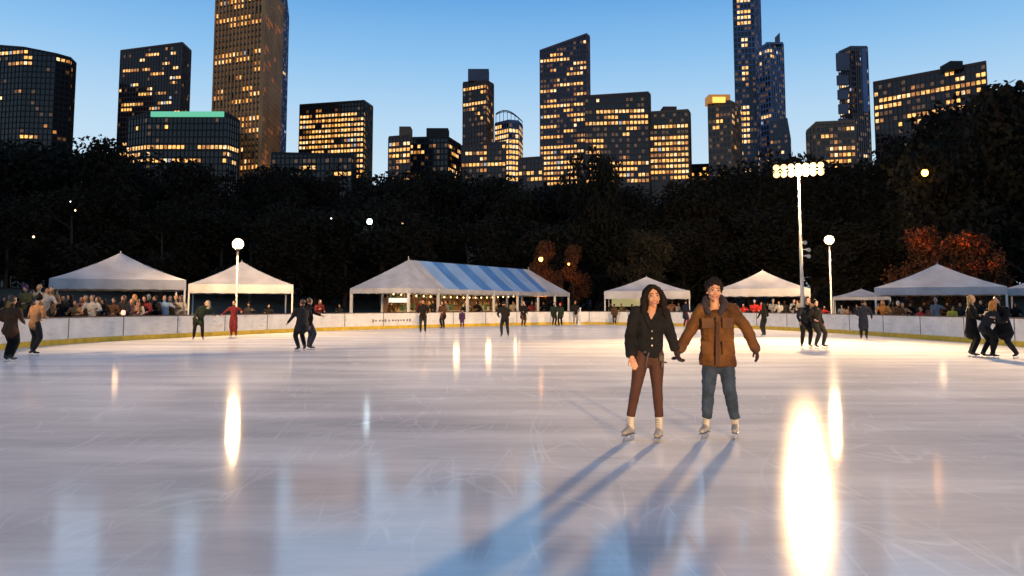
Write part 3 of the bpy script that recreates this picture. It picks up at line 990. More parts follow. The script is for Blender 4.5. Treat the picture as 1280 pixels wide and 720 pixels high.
# 16-18 right group
tower('low tan apartment house left of the stacked glass tower',
      [(1008, 165, 420), (1020, 154, 415), (1068, 152, 410)], 30, 'tan', [(1008, 1070, 155, 225, .06), (1025, 1070, 178, 215, .4)], fh=3.4, cw=2.13, seed=28)
tower('narrow tower with stacked glass boxes and a brown middle',
      [(1048, 66, 520), (1063, 59, 512), (1084, 59, 520)], 25, 'slate', [(1048, 1062, 88, 92, .9), (1048, 1062, 90, 170, .25), (1062, 1086, 60, 200, .02), (1078, 1086, 90, 110, .5)], fh=3.6, cw=1.98, seed=29, pier_mat=m_w['brown'], mixw=(1, 1, 1, 6, 3), roofstuff=[(1046, 1062, 66, 88, -1.5, 'slate'), (1047, 1061, 94, 106, -1.5, 'slate'), (1048, 1061, 112, 124, -1.5, 'slate'), (1049, 1061, 130, 142, -1.5, 'slate'), (1049, 1061, 148, 160, -1.5, 'slate'), (1077, 1086, 60, 140, -1.2, 'blue')])
tower('long hotel block with a raked roofline and glowing top rows, far right',
      [(1092, 104, 430), (1232, 78, 390)], 30, 'brown',
      [(1085, 1240, 80, 210, .06), (1086, 1240, 122, 128, .82, -.17), (1086, 1240, 135, 141, .42, -.15), (1100, 1240, 146, 152, .65, -.14), (1086, 1100, 138, 152, .9), (1100, 1190, 157, 163, .45, -.12), (1196, 1232, 88, 125, .45)],
      fh=3.7, cw=2.43, seed=30, roofstuff=[(1188, 1204, 76, 86, 6, 'dark')])

# ------------------------------------------------------------------ trees
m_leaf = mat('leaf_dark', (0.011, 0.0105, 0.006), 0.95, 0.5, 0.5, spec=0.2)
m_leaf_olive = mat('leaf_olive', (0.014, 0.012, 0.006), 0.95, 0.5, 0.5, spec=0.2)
m_leaf_rust = mat('leaf_rust', (0.06, 0.022, 0.008), 0.8, 0.45, 0.6, spec=0.2)
m_bark = mat('bark', (0.028, 0.021, 0.016), 0.9, 0.4, 2.0, 0.4, 6)


def crown_mesh(seed, h=1.0, nleaf=3600, lobes=15, conical=False, low=0.14, size=0.021):
    """unit tree crown: uneven lobes filled with leaf sprays; height 1, spread about 0.8"""
    rnd = random.Random(seed)
    L = []
    for k in range(lobes):
        z = low + 0.10 + (0.80 - low) * rnd.random()
        spread = 0.36 * math.sin(math.pi * min(1, max(0.15, (1.02 - z) / 0.95))) ** 0.6
        if conical: spread = 0.30 * (1.02 - z)
        a = rnd.random() * 6.28; d = spread * math.sqrt(rnd.random())
        r = rnd.uniform(0.10, 0.19) * (0.6 if conical else 1)
        L.append((V((d * math.cos(a), d * math.sin(a), z)), r, r * rnd.uniform(0.6, 0.95)))
    L.append((V((0, 0, 0.9)), 0.10, 0.10))
    v = []; f = []
    w = [l[1] ** 2 for l in L]
    for i in range(nleaf):
        c, r, rz = rnd.choices(L, w)[0]
        d = V((rnd.gauss(0, 1), rnd.gauss(0, 1), rnd.gauss(0, 1))).normalized() * (rnd.random() ** 0.35) * rnd.choice((1, 1, 1, 1.15))
        p = c + V((d.x * r, d.y * r, d.z * rz))
        s = size * rnd.uniform(0.5, 1.3)
        a = V((rnd.gauss(0, 1), rnd.gauss(0, 1), rnd.gauss(0, 0.7))).normalized()
        b = a.cross(V((rnd.gauss(0, 1), rnd.gauss(0, 1), rnd.gauss(0, 1)))).normalized()
        q = len(v)
        v += [p - a * s, p + b * s * 0.55, p + a * s, p - b * s * 0.55]
        f.append((q, q + 1, q + 2, q + 3))
    me = bpy.data.meshes.new('crown'); me.from_pydata([tuple(x) for x in v], [], f); me.update()
    return me, L


def trunk_mesh(L, seed):
    rnd = random.Random(seed)
    mb = MB()
    top = V((0.01, 0.0, 0.72))
    mb.tube([V((0, 0, -0.03)), V((0, 0, 0.03)), V((0.006, 0.004, 0.25)), V((-0.004, 0.0, 0.48)), top], [0.034, 0.022, 0.017, 0.012, 0.005], 8)
    for c, r, rz in L[:10]:
        z0 = max(0.12, c.z - 0.16 - 0.1 * rnd.random())
        st = V((0, 0, min(z0, 0.66)))
        mid = st.lerp(c, 0.5) + V((0, 0, -0.02))
        mb.tube([st, mid, c], [0.009, 0.006, 0.003], 5)
    return mb.mesh('trunk', True)


CROWN = []
for k in range(6):
    cm, L = crown_mesh(100 + k, conical=(k == 5), low=(0.05 if k < 3 else 0.18), nleaf=4200 if k != 5 else 3000)
    CROWN.append((cm, trunk_mesh(L, k)))


def tree(x, y, h, wscale, k, leaf, label, group='trees in the dark belt behind the rink', name='tree'):
    root = empty(name, (x, y, ground_z(x, y) - 0.05), RND.random() * 6.28, label, 'tree', group)
    root.scale = (h * wscale, h * wscale, h)
    cm, tm = CROWN[k]
    link('crown', cm, leaf, root)
    link('trunk', tm, m_bark, root)
    return root


SIL = [(-260, 165), (-120, 168), (0, 171), (60, 178), (100, 184), (122, 178), (150, 184), (200, 191), (260, 204), (300, 211), (350, 209), (400, 206),
       (440, 215), (480, 211), (520, 206), (560, 207), (600, 214), (640, 224), (690, 229), (720, 222), (750, 226), (790, 232), (840, 224), (870, 210), (900, 206),
       (940, 200), (980, 196), (1040, 198), (1080, 190), (1120, 180), (1150, 160), (1180, 140), (1205, 124), (1240, 107), (1280, 118), (1400, 110), (1560, 120)]


def sil(px):
    for (a, ya), (b, yb) in zip(SIL, SIL[1:]):
        if a <= px <= b: return ya + (yb - ya) * (px - a) / (b - a)
    return 170


def depth_row(px, off):
    # rows follow the rink: nearer at the sides
    t = min(1.0, abs(px - 640) / 900)
    return (96 + off) - 30 * t ** 1.6


# tall skyline row
px = -230
while px < 1540:
    Y = depth_row(px, 22 + RND.uniform(-5, 5))
    p = at(px, sil(px) + RND.uniform(-4, 9), Y)
    h = p.z - ground_z(p.x, Y)
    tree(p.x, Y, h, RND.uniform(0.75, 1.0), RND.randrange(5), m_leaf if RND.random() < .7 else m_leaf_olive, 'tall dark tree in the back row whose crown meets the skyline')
    px += RND.uniform(26, 40) * (1.0 if px < 1100 else 1.3)
px = -230
while px < 1540:
    Y = depth_row(px, 38 + RND.uniform(-4, 6))
    p = at(px, sil(px) + RND.uniform(8, 20), Y)
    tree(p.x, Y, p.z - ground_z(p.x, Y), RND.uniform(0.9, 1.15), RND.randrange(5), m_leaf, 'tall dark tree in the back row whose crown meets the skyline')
    px += RND.uniform(40, 60)
# lower row in front, bushy to the ground
px = -230
while px < 1540:
    Y = depth_row(px, 6 + RND.uniform(-5, 5))
    s_ = sil(px)
    p = at(px, s_ + (360 - s_) * RND.uniform(0.25, 0.5), Y)
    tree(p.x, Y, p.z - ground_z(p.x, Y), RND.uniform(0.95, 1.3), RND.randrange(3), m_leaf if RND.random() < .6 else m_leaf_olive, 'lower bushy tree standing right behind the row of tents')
    px += RND.uniform(30, 48)
# single trees one can tell apart against the sky
for px, py, Y, k, lab in ((741, 180, 104, 4, 'slim dark tree rising in front of the broad brown office tower'), (757, 191, 100, 3, 'second slim dark tree close beside the one at the office tower'),
                          (123, 176, 90, 3, 'small round tree top showing between the two left towers'),
                          (1238, 104, 66, 4, 'big dark tree hiding the right end of the hotel block'), (1276, 112, 62, 3, 'big dark tree at the right edge under clear sky'),
                          (1190, 150, 70, 4, 'broad dark tree below the hotel block windows'), (800, 285, 76, 0, 'round olive bush tree behind the woman and her tent')):
    p = at(px, py, Y)
    tree(p.x, Y, p.z - ground_z(p.x, Y), 0.8 if Y < 99 else 0.5, k, m_leaf_olive if py == 285 else m_leaf, lab, None)

# trees lit from below by coloured lamps
m_sodium = emit('sodium_lamp', (1.0, 0.40, 0.06), 14.0)
m_white_lamp = emit('white_lamp', (0.70, 0.92, 1.0), 16.0)
m_speck = emit('far_building_light', (1.0, 0.62, 0.30), 5.0)
m_speckw = emit('far_building_light_white', (0.9, 0.9, 0.85), 4.0)


def small_lamp(px, py, Y, m, r, label, power=0, col=(1, .5, .2), group=None, off=(0, -0.3, 0)):
    p = at(px, py, Y); gz = ground_z(p.x, Y)
    root = empty('tree_light', (p.x, Y, p.z), 0, label, 'lantern', group)
    H = 0.0
    mb = MB(); mb.ell((0, 0, H), (r, r, r * 1.15), 14, 10); mb.build('lamp_glass', m, root, smooth=True)
    mb = MB(); mb.tube([V((0, 0, H + r * 0.9)), V((0, 0, H + r * 1.35))], [r * 1.1, 0.03], 10); mb.tube([V((0, 0, r * 1.3)), V((0, 0.9, r * 1.3 + 0.5))], 0.015, 5); mb.build('lamp_cap', m_lampbody, root)
    if power:
        l = light('park_light', 'SPOT', V((0, 0.2, H)), power, col, root, spot_size=math.radians(150), spot_blend=0.6, shadow_soft_size=0.2)
        aim(l, (0, 5, 0.5), (0, 0, 0))
    return root


for px, py, Y, w, lab in ((679, 300, 82, 0.55, 'rust leaved tree lit orange by a lamp behind the long tent'), (716, 305, 84, 0.5, 'second orange lit tree, just right of the lamp behind the long tent')):
    p = at(px, py, Y); tree(p.x, Y, p.z - ground_z(p.x, Y), w, 3, m_leaf_rust, lab, None)
small_lamp(676, 324, 80, m_sodium, 0.20, 'orange sodium lamp glowing in the rust tree behind the long tent')
small_lamp(711, 330, 81.5, m_sodium, 0.10, 'small orange lamp in the leaves right of the sodium lamp')
for px, py, Y, w, lab in ((1150, 284, 60, 0.75, 'rust leaved tree glowing red left above the right tent'), (1190, 288, 58, 0.7, 'rust leaved tree glowing brightest red above the right tent peak'), (1228, 290, 57, 0.7, 'rust leaved tree glowing red right of the tent peak')):
    p = at(px, py, Y); tree(p.x, Y, p.z - ground_z(p.x, Y), w, 3, m_leaf_rust, lab, None)
for px, Y, pw in ((1140, 57.0, 2600), (1166, 56.0, 3600), (1190, 55.5, 6000), (1212, 55.0, 3600), (1236, 54.5, 2600)):   # assumed ground uplights, unseen behind the tent
    p = at(px, 380, Y); p.z = ground_z(p.x, Y) + 0.3
    l = light('tree_uplight', 'SPOT', p, pw * 2.6, (1, .16, .02), spot_size=math.radians(46), spot_blend=0.8, shadow_soft_size=0.15)
    aim(l, (p.x, Y + 1.0, 8), p)
for px, Y, pw in ((676, 80.5, 1800), (714, 82.0, 1500)):  # assumed uplights, unseen behind the long tent
    p = at(px, 380, Y); p.z = ground_z(p.x, Y) + 0.3
    l = light('tree_uplight', 'SPOT', p, pw * 1.8, (1, .30, .05), spot_size=math.radians(50), spot_blend=0.8, shadow_soft_size=0.15)
    aim(l, (p.x, Y + 1.0, 8), p)
p = at(1157, 215, 70)
small_lamp(1156, 216, 66, m_sodium, 0.26, 'orange lamp shining high among the dark trees on the right', 300, (1, .5, .12), off=(0, 0.4, 0))
small_lamp(462, 277, 92, m_white_lamp, 0.30, 'cold white lamp shining through the dark trees left of centre', 150, (.7, .9, 1), off=(0, 0.3, 0))
for i, (px, py) in enumerate(((88, 252), (94, 263), (42, 296), (333, 279), (414, 273), (503, 279), (1137, 267), (1205, 265), (1256, 148), (1214, 165), (1180, 170))):
    small_lamp(px, py, depth_row(px, 2) - 2, m_speck if i % 4 else m_speckw, 0.06 + 0.02 * (i % 3), 'tiny glowing ball for a building light behind the dark trees', group='tiny building lights in the dark trees')  # glowing balls among the trees stand in for building lights beyond

# ------------------------------------------------------------------ people seen from afar
SKIN = [mat('skin_warm', (0.48, 0.27, 0.18), 0.55, 0.12, 12), mat('skin_tan', (0.34, 0.18, 0.11), 0.55, 0.12, 12), mat('skin_deep', (0.14, 0.075, 0.05), 0.55, 0.12, 12)]
CLOTH = {}


def cloth(name, c, rough=0.85):
    if name not in CLOTH: CLOTH[name] = mat('cloth_' + name, c, rough, 0.28, 9, 0.25, 40, spec=0.15)
    return CLOTH[name]


PAL = {'black': (0.010, 0.009, 0.009), 'charcoal': (0.020, 0.020, 0.022), 'navy': (0.012, 0.016, 0.03), 'brown': (0.08, 0.04, 0.02), 'tan': (0.34, 0.18, 0.085),
       'cream': (0.42, 0.36, 0.27), 'red': (0.50, 0.035, 0.03), 'maroon': (0.16, 0.022, 0.022), 'green': (0.018, 0.028, 0.018), 'olive': (0.10, 0.09, 0.04), 'grey': (0.22, 0.22, 0.23),
       'blue': (0.06, 0.14, 0.34), 'paleblue': (0.20, 0.30, 0.42), 'purple': (0.07, 0.03, 0.09), 'orange': (0.55, 0.22, 0.05), 'denim': (0.03, 0.04, 0.06), 'rose': (0.36, 0.18, 0.13), 'white': (0.42, 0.40, 0.38), 'yellow': (0.55, 0.45, 0.06)}
for k_, c_ in PAL.items(): cloth(k_, c_)
HAIRC = {'dark': mat('hair_dark', (0.013, 0.008, 0.006), 0.7, 0.3, 30, spec=0.12), 'brownhair': mat('hair_brown', (0.09, 0.045, 0.02), 0.5, 0.3, 30), 'blond': mat('hair_blond', (0.42, 0.24, 0.09), 0.5, 0.3, 30)}
m_blade = mat('skate_blade', (0.55, 0.55, 0.57), 0.25, 0.1, 9, metal=1.0)
ORDER = ['skin', 'top', 'bottom', 'shoe']


def ik(a, b, l1, l2, pole):
    d = b - a; L = min(d.length, (l1 + l2) * 0.999); t = d.normalized()
    x = (l1 * l1 - l2 * l2 + L * L) / (2 * L)
    h = math.sqrt(max(0, l1 * l1 - x * x))
    p = pole - t * pole.dot(t)
    p.normalize()
    return a + t * x + p * h


def body_mesh(pose, voxel=0.026):
    """figure 1.75 m tall facing -Y; pose: hip, lean (dx, dy of the shoulders), feet, hands, head, coat, girth"""
    g = pose.get('girth', 1.0) * 1.08
    hip = V(pose.get('hip', (0, 0, 0.95)))
    lx, ly = pose.get('lean', (0, -0.02))
    sh = hip + V((lx, ly, math.sqrt(max(0.05, 0.50 ** 2 - lx * lx - ly * ly))))
    ax = (sh - hip).normalized()
    B = Blob()
    neck = sh + ax * 0.05
    hd = sh + ax * 0.10 + V(pose.get('head', (0, -0.02, 0.14)))
    # torso in a thick coat
    B.tube([(hip - ax * 0.05, 0.165 * g, 0.125 * g), (hip + ax * 0.15, 0.155 * g, 0.12 * g), (hip + ax * 0.34, 0.185 * g, 0.135 * g), (sh - ax * 0.02, 0.17 * g, 0.105 * g), (neck, 0.075, 0.075)], 'top')
    if pose.get('coat'):
        c = pose['coat']
        B.tube([(hip + ax * 0.1, 0.165 * g, 0.125 * g), (hip - ax * 0.05 + V((0, 0, -c * 0.5)), 0.19 * g, 0.15 * g), (hip + V((0, 0.01, -c)), 0.205 * g, 0.165 * g)], 'top')
    B.tube([(neck - ax * 0.02, 0.055), (hd - V((0, 0, 0.08)), 0.055)], 'skin')
    B.ell(hd, (0.078, 0.098, 0.118), 'skin'); B.ell(hd + V((0, -0.088, -0.02)), (0.016, 0.022, 0.022), 'skin'); B.ell(hd + V((0, -0.035, -0.075)), (0.05, 0.055, 0.045), 'skin')
    feet = pose.get('feet', ((-0.11, 0, 0.09), (0.11, 0, 0.09)))
    toes = pose.get('toes', ((-0.25, -1), (0.25, -1)))
    for s, ft, to in zip((-1, 1), feet, toes):
        h = hip + V((0.095 * s, 0, -0.02)); an = V(ft)
        kn = ik(h, an, 0.44, 0.45, V((to[0] * 0.4, -1, 0.05)))
        B.tube([(h, 0.102 * g), (h.lerp(kn, 0.5), 0.096 * g), (kn, 0.080)], 'bottom')
        B.tube([(kn, 0.080), (kn.lerp(an, 0.4), 0.078), (an + (kn - an).normalized() * 0.06, 0.064)], 'bottom')
        d = V((to[0], to[1], 0)).normalized()
        B.tube([(an + (kn - an).normalized() * 0.10, 0.052), (an - d * 0.03, 0.05), (an + d * 0.05 - V((0, 0, 0.045)), 0.042), (an + d * 0.17 - V((0, 0, 0.05)), 0.034)], 'shoe')
    hands = pose.get('hands', ((-0.30, -0.05, 0.85), (0.30, -0.05, 0.85)))
    for s, hn in zip((-1, 1), hands):
        a = sh + V((0.185 * s * g, 0, -0.03)); b = V(hn)
        el = ik(a, b, 0.29, 0.27, V(pose.get('elbow', (0.6 * s, 0.8, -0.3))))
        wr = el + (b - el).normalized() * min(0.25, (b - el).length)
        B.tube([(a, 0.074 * g), (a.lerp(el, 0.5), 0.066 * g), (el, 0.056)], 'top')
        B.tube([(el, 0.056), (wr, 0.046)], 'top')
        d = (wr - el).normalized()
        B.tube([(wr + d * 0.02, 0.028, 0.036), (wr + d * 0.08, 0.022, 0.042), (wr + d * 0.16, 0.018, 0.032)], 'skin')
        B.tube([(wr + d * 0.04, 0.018), (wr + d * 0.08 + V((-0.035 * s, -0.02, 0)), 0.014)], 'skin')
    me = B.mesh('body', voxel, 3, ORDER)
    return me, hd, sh, [V(f) for f in feet], toes


def hair_mesh(style, hd, sh):
    B = Blob()
    if style in ('short', 'long', 'bun'):
        B.ell(hd + V((0, 0.028, 0.035)), (0.09, 0.098, 0.105))
    if style == 'long':
        B.tube([(hd + V((0, 0.06, 0.03)), 0.085, 0.06), (hd + V((0, 0.085, -0.12)), 0.10, 0.05), (hd + V((0, 0.09, -0.26)), 0.08, 0.035)])
        for s in (-1, 1): B.tube([(hd + V((0.07 * s, 0.01, 0.0)), 0.035), (hd + V((0.085 * s, 0.0, -0.13)), 0.038), (hd + V((0.08 * s, -0.02, -0.22)), 0.025)])
    if style == 'bun': B.ell(hd + V((0, 0.10, 0.10)), (0.05, 0.05, 0.05))
    if style == 'hat':
        B.ell(hd + V((0, 0.02, 0.05)), (0.096, 0.108, 0.10)); B.tube([(hd + V((0, 0.02, 0.028)), 0.10, 0.112), (hd + V((0, 0.02, 0.055)), 0.10, 0.112)], lat=(1, 0, 0)); B.ell(hd + V((0, 0.03, 0.165)), (0.035, 0.035, 0.035))
    if style == 'hood':
        B.ell(hd + V((0, 0.04, 0.02)), (0.115, 0.11, 0.14)); B.tube([(hd + V((0, 0.06, -0.08)), 0.12, 0.09), (hd + V((0, 0.05, -0.16)), 0.14, 0.09)])
    return B.mesh('hair', 0.02, 2)


m_bootk = mat('boot_black', (0.02, 0.02, 0.022), 0.4, 0.2, 12)
m_bootw = mat('boot_white', (0.62, 0.60, 0.56), 0.45, 0.15, 12)


def skate_blade(root, ft, to, i):
    d = V((to[0], to[1], 0)).normalized(); an = math.atan2(d.y, d.x)
    mb = MB()
    c = V(ft) + d * 0.06
    mb.box(V((c.x, c.y, ft[2] - 0.128)) - V((0, 0, 0.0)), (0.29, 0.006, 0.028), an)
    for k in (-0.08, 0.09): mb.box(V((c.x, c.y, ft[2] - 0.107)) + d * k, (0.05, 0.012, 0.03), an)
    return mb.build('skate_blade', m_blade, root)


SK = 0.142          # ankle height on skates


def person(loc, rz, h, pose, cols, hair, label, group=None, skates=True, cat='person', mesh_cache=None):
    """cols: (skin idx, top, bottom, shoe material, hair/hat material)"""
    root = empty('person', loc, rz, label, cat, group)
    s = h / 1.76
    root.scale = (s, s, s)
    if mesh_cache is None: mesh_cache = {}
    key = id(pose)
    if key not in mesh_cache: mesh_cache[key] = body_mesh(pose)
    me, hd, sh, feet, toes = mesh_cache[key]
    mt = [SKIN[cols[0]], CLOTH[cols[1]], CLOTH[cols[2]], cols[3]]
    b = link('body', me, mt, root)
    for i in range(4):
        b.material_slots[i].link = 'OBJECT'; b.material_slots[i].material = mt[i]
    hk = (key, hair)
    if hk not in mesh_cache: mesh_cache[hk] = hair_mesh(hair, hd, sh)
    hm = HAIRC.get(cols[4]) or CLOTH[cols[4]]
    nm = {'hat': 'knit_hat', 'hood': 'hood'}.get(hair, 'hair')
    ho = link(nm, mesh_cache[hk], hm, root)
    ho.material_slots[0].link = 'OBJECT'; ho.material_slots[0].material = hm
    if skates:
        for ft, to in zip(feet, toes): skate_blade(root, ft, to, 0)
    return root


def sk(px, py):
    g = ground(px, py); k = min(1.0, (board_depth(px) - 0.45) / g.y)
    return V((g.x * k, g.y * k, 0.0))


def stand(feet=None, **k):
    d = dict(hip=(0, 0.0, 0.99), feet=((-0.11, 0, SK), (0.11, 0.03, SK)))
    if feet: d['feet'] = feet
    d.update(k); return d


PI = math.pi
m_b, m_w_ = m_bootk, m_bootw
# --- skaters, left to right
person(sk(11, 452.5), PI * 0.95, 1.72, stand(feet=((-0.06, 0, SK), (0.07, 0.05, SK)), coat=0.10, girth=1.1, hands=((-0.24, -0.22, 1.1), (0.24, -0.22, 1.1))), (0, 'brown', 'black', m_b, 'brownhair'), 'short', 'skater in brown coat seen from behind at the left edge')
person(sk(41, 444.5), PI * 0.9, 1.80, stand(feet=((-0.05, 0.05, SK), (0.16, -0.1, SK)), toes=((-0.8, -.4), (0.9, -.3)), lean=(-0.05, -0.06), hands=((-0.2, -0.25, 1.15), (0.2, -0.3, 1.1))), (0, 'tan', 'charcoal', m_b, 'dark'), 'hat', 'skater in tan jacket and dark trousers in front of the left crowd')
person(sk(247, 425), PI * 0.15, 1.80, stand(feet=((-0.17, 0, SK), (0.20, 0.0, SK)), lean=(0.24, -0.12), head=(0.08, -0.03, 0.10), girth=1.15, coat=0.12, hands=((-0.1, -0.35, 1.0), (0.68, -0.2, 1.05))), (0, 'green', 'black', m_b, 'cream'), 'hood', 'skater with cream hood leaning sideways in front of the second tent')
person(sk(291.5, 421.5), PI * 0.05, 1.72, stand(feet=((-0.09, 0, SK), (0.13, 0.0, SK)), coat=0.55, girth=0.95, hands=((-0.55, -0.2, 1.12), (0.42, -0.3, 1.25))), (0, 'maroon', 'maroon', m_b, 'dark'), 'short', 'skater in long maroon coat with arms spread near the globe lamp')
person(sk(376, 439), PI * 1.25, 1.80, stand(hip=(0, 0.05, 0.93), feet=((-0.16, -0.02, SK), (0.15, 0.12, SK)), lean=(-0.12, -0.2), girth=1.15, coat=0.15, hands=((-0.42, -0.15, 0.82), (0.30, -0.35, 0.95))), (0, 'charcoal', 'black', m_b, 'brownhair'), 'short', 'skater in black gliding with bent back, nearest in the left half')
person(sk(385, 437.5), PI * 0.8, 1.78, stand(hip=(0, 0.05, 0.95), feet=((-0.12, 0.02, SK), (0.12, -0.1, SK)), lean=(0.05, -0.1), hands=((-0.50, -0.1, 1.20), (0.34, -0.2, 0.95))), (0, 'black', 'denim', m_b, 'brownhair'), 'short', 'skater partly hidden behind the bent black skater, one arm out')
person(sk(528.5, 416.5), 0.1, 1.80, stand(feet=((-0.12, 0, SK), (0.13, 0.05, SK)), girth=1.05, coat=0.1, hands=((-0.2, -0.3, 1.1), (0.2, -0.3, 1.1))), (1, 'black', 'charcoal', m_b, 'dark'), 'short', 'dark dressed skater before the near corner of the striped tent')
person(sk(554, 411.5), -0.6, 1.78, stand(feet=((-0.1, 0, SK), (0.2, -0.15, SK)), lean=(0.02, -0.12), coat=0.2, hands=((-0.2, -0.3, 1.12), (0.2, -0.32, 1.1))), (0, 'brown', 'black', m_b, 'dark'), 'short', 'skater in brown coat under the striped tent, left of the child')
person(sk(577.5, 410.5), 0.2, 1.22, stand(coat=0.25, girth=1.1), (0, 'purple', 'purple', m_b, 'dark'), 'hat', 'small child in purple snowsuit at the boards')
person(sk(631, 421.5), PI * 1.05, 1.76, stand(hip=(0, 0.06, 0.94), feet=((-0.17, 0.0, SK), (0.16, 0.04, SK)), lean=(0.04, -0.14), coat=0.08, hands=((-0.15, -0.3, 0.95), (0.25, -0.3, 1.0))), (0, 'black', 'charcoal', m_b, 'dark'), 'short', 'black dressed skater alone on the ice in front of the striped tent')
person(sk(654, 408.5), 0.5, 1.78, stand(girth=1.1, coat=0.3, hands=((-0.2, -0.28, 1.1), (0.22, -0.2, 0.95))), (0, 'black', 'brown', m_b, 'blond'), 'long', 'fair haired skater in long black coat at the far boards')
person(sk(692.5, 407.8), 0.4, 1.72, stand(girth=1.1, coat=0.15, hands=((-0.3, -0.1, 0.9), (0.25, -0.3, 1.1))), (0, 'green', 'charcoal', m_b, 'dark'), 'short', 'left one of two skaters in dark green by the far boards')
person(sk(700.5, 408), -0.4, 1.66, stand(girth=1.1, coat=0.2, hands=((-0.2, -0.3, 1.1), (0.3, -0.1, 0.9))), (1, 'green', 'black', m_b, 'red'), 'hat', 'skater in dark green with red hat by the far boards')
person(sk(719, 408), 0.2, 1.82, stand(girth=1.05, hands=((-0.2, -0.25, 1.05), (0.2, -0.25, 1.05))), (1, 'black', 'grey', m_w_, 'dark'), 'short', 'skater in black jacket and pale trousers by the white gate post')
person(sk(768, 406.3), PI * 0.9, 1.60, stand(feet=((-0.08, 0, SK), (0.08, 0.03, SK))), (0, 'brown', 'charcoal', m_b, 'dark'), 'short', 'thin dark skater at the boards left of the woman in the black coat')
person(sk(857, 409), PI * 0.7, 1.85, stand(girth=1.0, coat=0.3, hands=((-0.25, -0.2, 1.0), (0.2, -0.3, 1.2))), (0, 'navy', 'maroon', m_b, 'dark'), 'short', 'tall skater in navy coat seen between the holding couple')
person(sk(955.5, 420.5), PI * 1.1, 1.55, stand(feet=((-0.05, 0, SK), (0.10, 0.05, SK)), girth=0.9, hands=((-0.2, -0.25, 1.1), (0.25, -0.25, 1.05))), (0, 'black', 'charcoal', m_b, 'dark'), 'hood', 'dark hooded skater at the boards right of the brown coat')
person(sk(1008, 435), -0.1, 1.76, stand(hip=(0, 0.04, 0.96), feet=((-0.16, 0, SK), (0.13, 0.03, SK)), girth=1.12, lean=(0.05, -0.08), hands=((-0.25, -0.2, 0.95), (0.3, -0.2, 1.0))), (0, 'charcoal', 'black', m_b, 'brownhair'), 'long', 'left skater of the huddled pair below the floodlight mast')
person(sk(1022, 435.5), 0.5, 1.74, stand(hip=(0, 0.04, 0.94), feet=((-0.10, 0, SK), (0.24, -0.05, SK)), toes=((-0.2, -1), (0.9, -.5)), girth=1.12, lean=(-0.10, -0.08), hands=((-0.35, -0.2, 1.05), (0.25, -0.1, 0.9))), (0, 'black', 'charcoal', m_b, 'dark'), 'short', 'right skater of the huddled pair, one leg pushed out sideways')
person(sk(1080, 424.5), PI * 0.85, 1.72, stand(girth=1.05, coat=0.4, hands=((-0.36, -0.1, 1.0), (0.2, -0.3, 1.1))), (0, 'navy', 'black', m_b, 'dark'), 'short', 'skater in long navy coat at the boards left of the right tent')
person(sk(1216, 446.5), PI * 0.35, 1.78, stand(feet=((-0.09, 0, SK), (0.12, 0.06, SK)), girth=1.1, coat=0.28, hands=((-0.2, -0.3, 1.15), (0.25, -0.3, 1.1))), (0, 'black', 'black', m_b, 'blond'), 'long', 'long haired blond skater in black coat at the right')
person(sk(1236, 448), PI * 0.5, 1.72, stand(hip=(0, 0.1, 0.93), feet=((-0.10, -0.05, SK), (0.14, 0.1, SK)), lean=(-0.05, -0.22), girth=1.05, hands=((-0.25, -0.4, 1.1), (0.22, -0.45, 1.05))), (0, 'charcoal', 'black', m_b, 'orange'), 'long', 'orange haired skater leaning in between two black coats at the right')
person(sk(1254, 448), -PI * 0.42, 1.84, stand(hip=(0, 0.08, 0.93), feet=((-0.12, -0.22, SK), (0.14, 0.34, SK)), toes=((0, -1), (0.2, -1)), lean=(0.0, -0.16), girth=1.2, coat=0.22, hands=((-0.25, -0.45, 1.2), (0.2, -0.4, 1.15))), (0, 'black', 'charcoal', m_b, 'dark'), 'short', 'tall skater in black coat, legs far apart, at the right edge')

# --- things at the boards
g = sk(724, 406.5)
mb = MB(); mb.box((0, 0, 0.68), (0.22, 0.22, 1.36)); mb.box((0, 0, 1.37), (0.27, 0.27, 0.05)); mb.box((0, 0, 0.02), (0.3, 0.3, 0.04))
tag(mb.build('gate_post', m_pole, None, (g.x, g.y - 0.25, 0)), 'thick white gate post rising above the far boards', 'post')
m_lantern = emit('lantern_paper', (1.0, 0.45, 0.35), 0.9, (0.8, 0.5, 0.45), 0.6)
g = ground(137, 426)
i_ = min(range(NL), key=lambda i: (LOOP[i] - V((g.x, g.y, 0))).length)
lp = LOOP[i_] + NORM[i_] * 0.04
root = empty('paper_lantern', (lp.x, lp.y, BT), 0, 'small rosy lantern standing on the board rail under the left tent', 'lantern')
mb = MB(); mb.tube([V((0, 0, 0.03)), V((0, 0, 0.08)), V((0, 0, 0.2)), V((0, 0, 0.25))], [0.07, 0.10, 0.09, 0.05], 12); mb.build('shade', m_lantern, root)
mb = MB(); mb.tube([V((0, 0, 0)), V((0, 0, 0.035))], 0.06, 10); mb.build('base', m_lampbody, root)

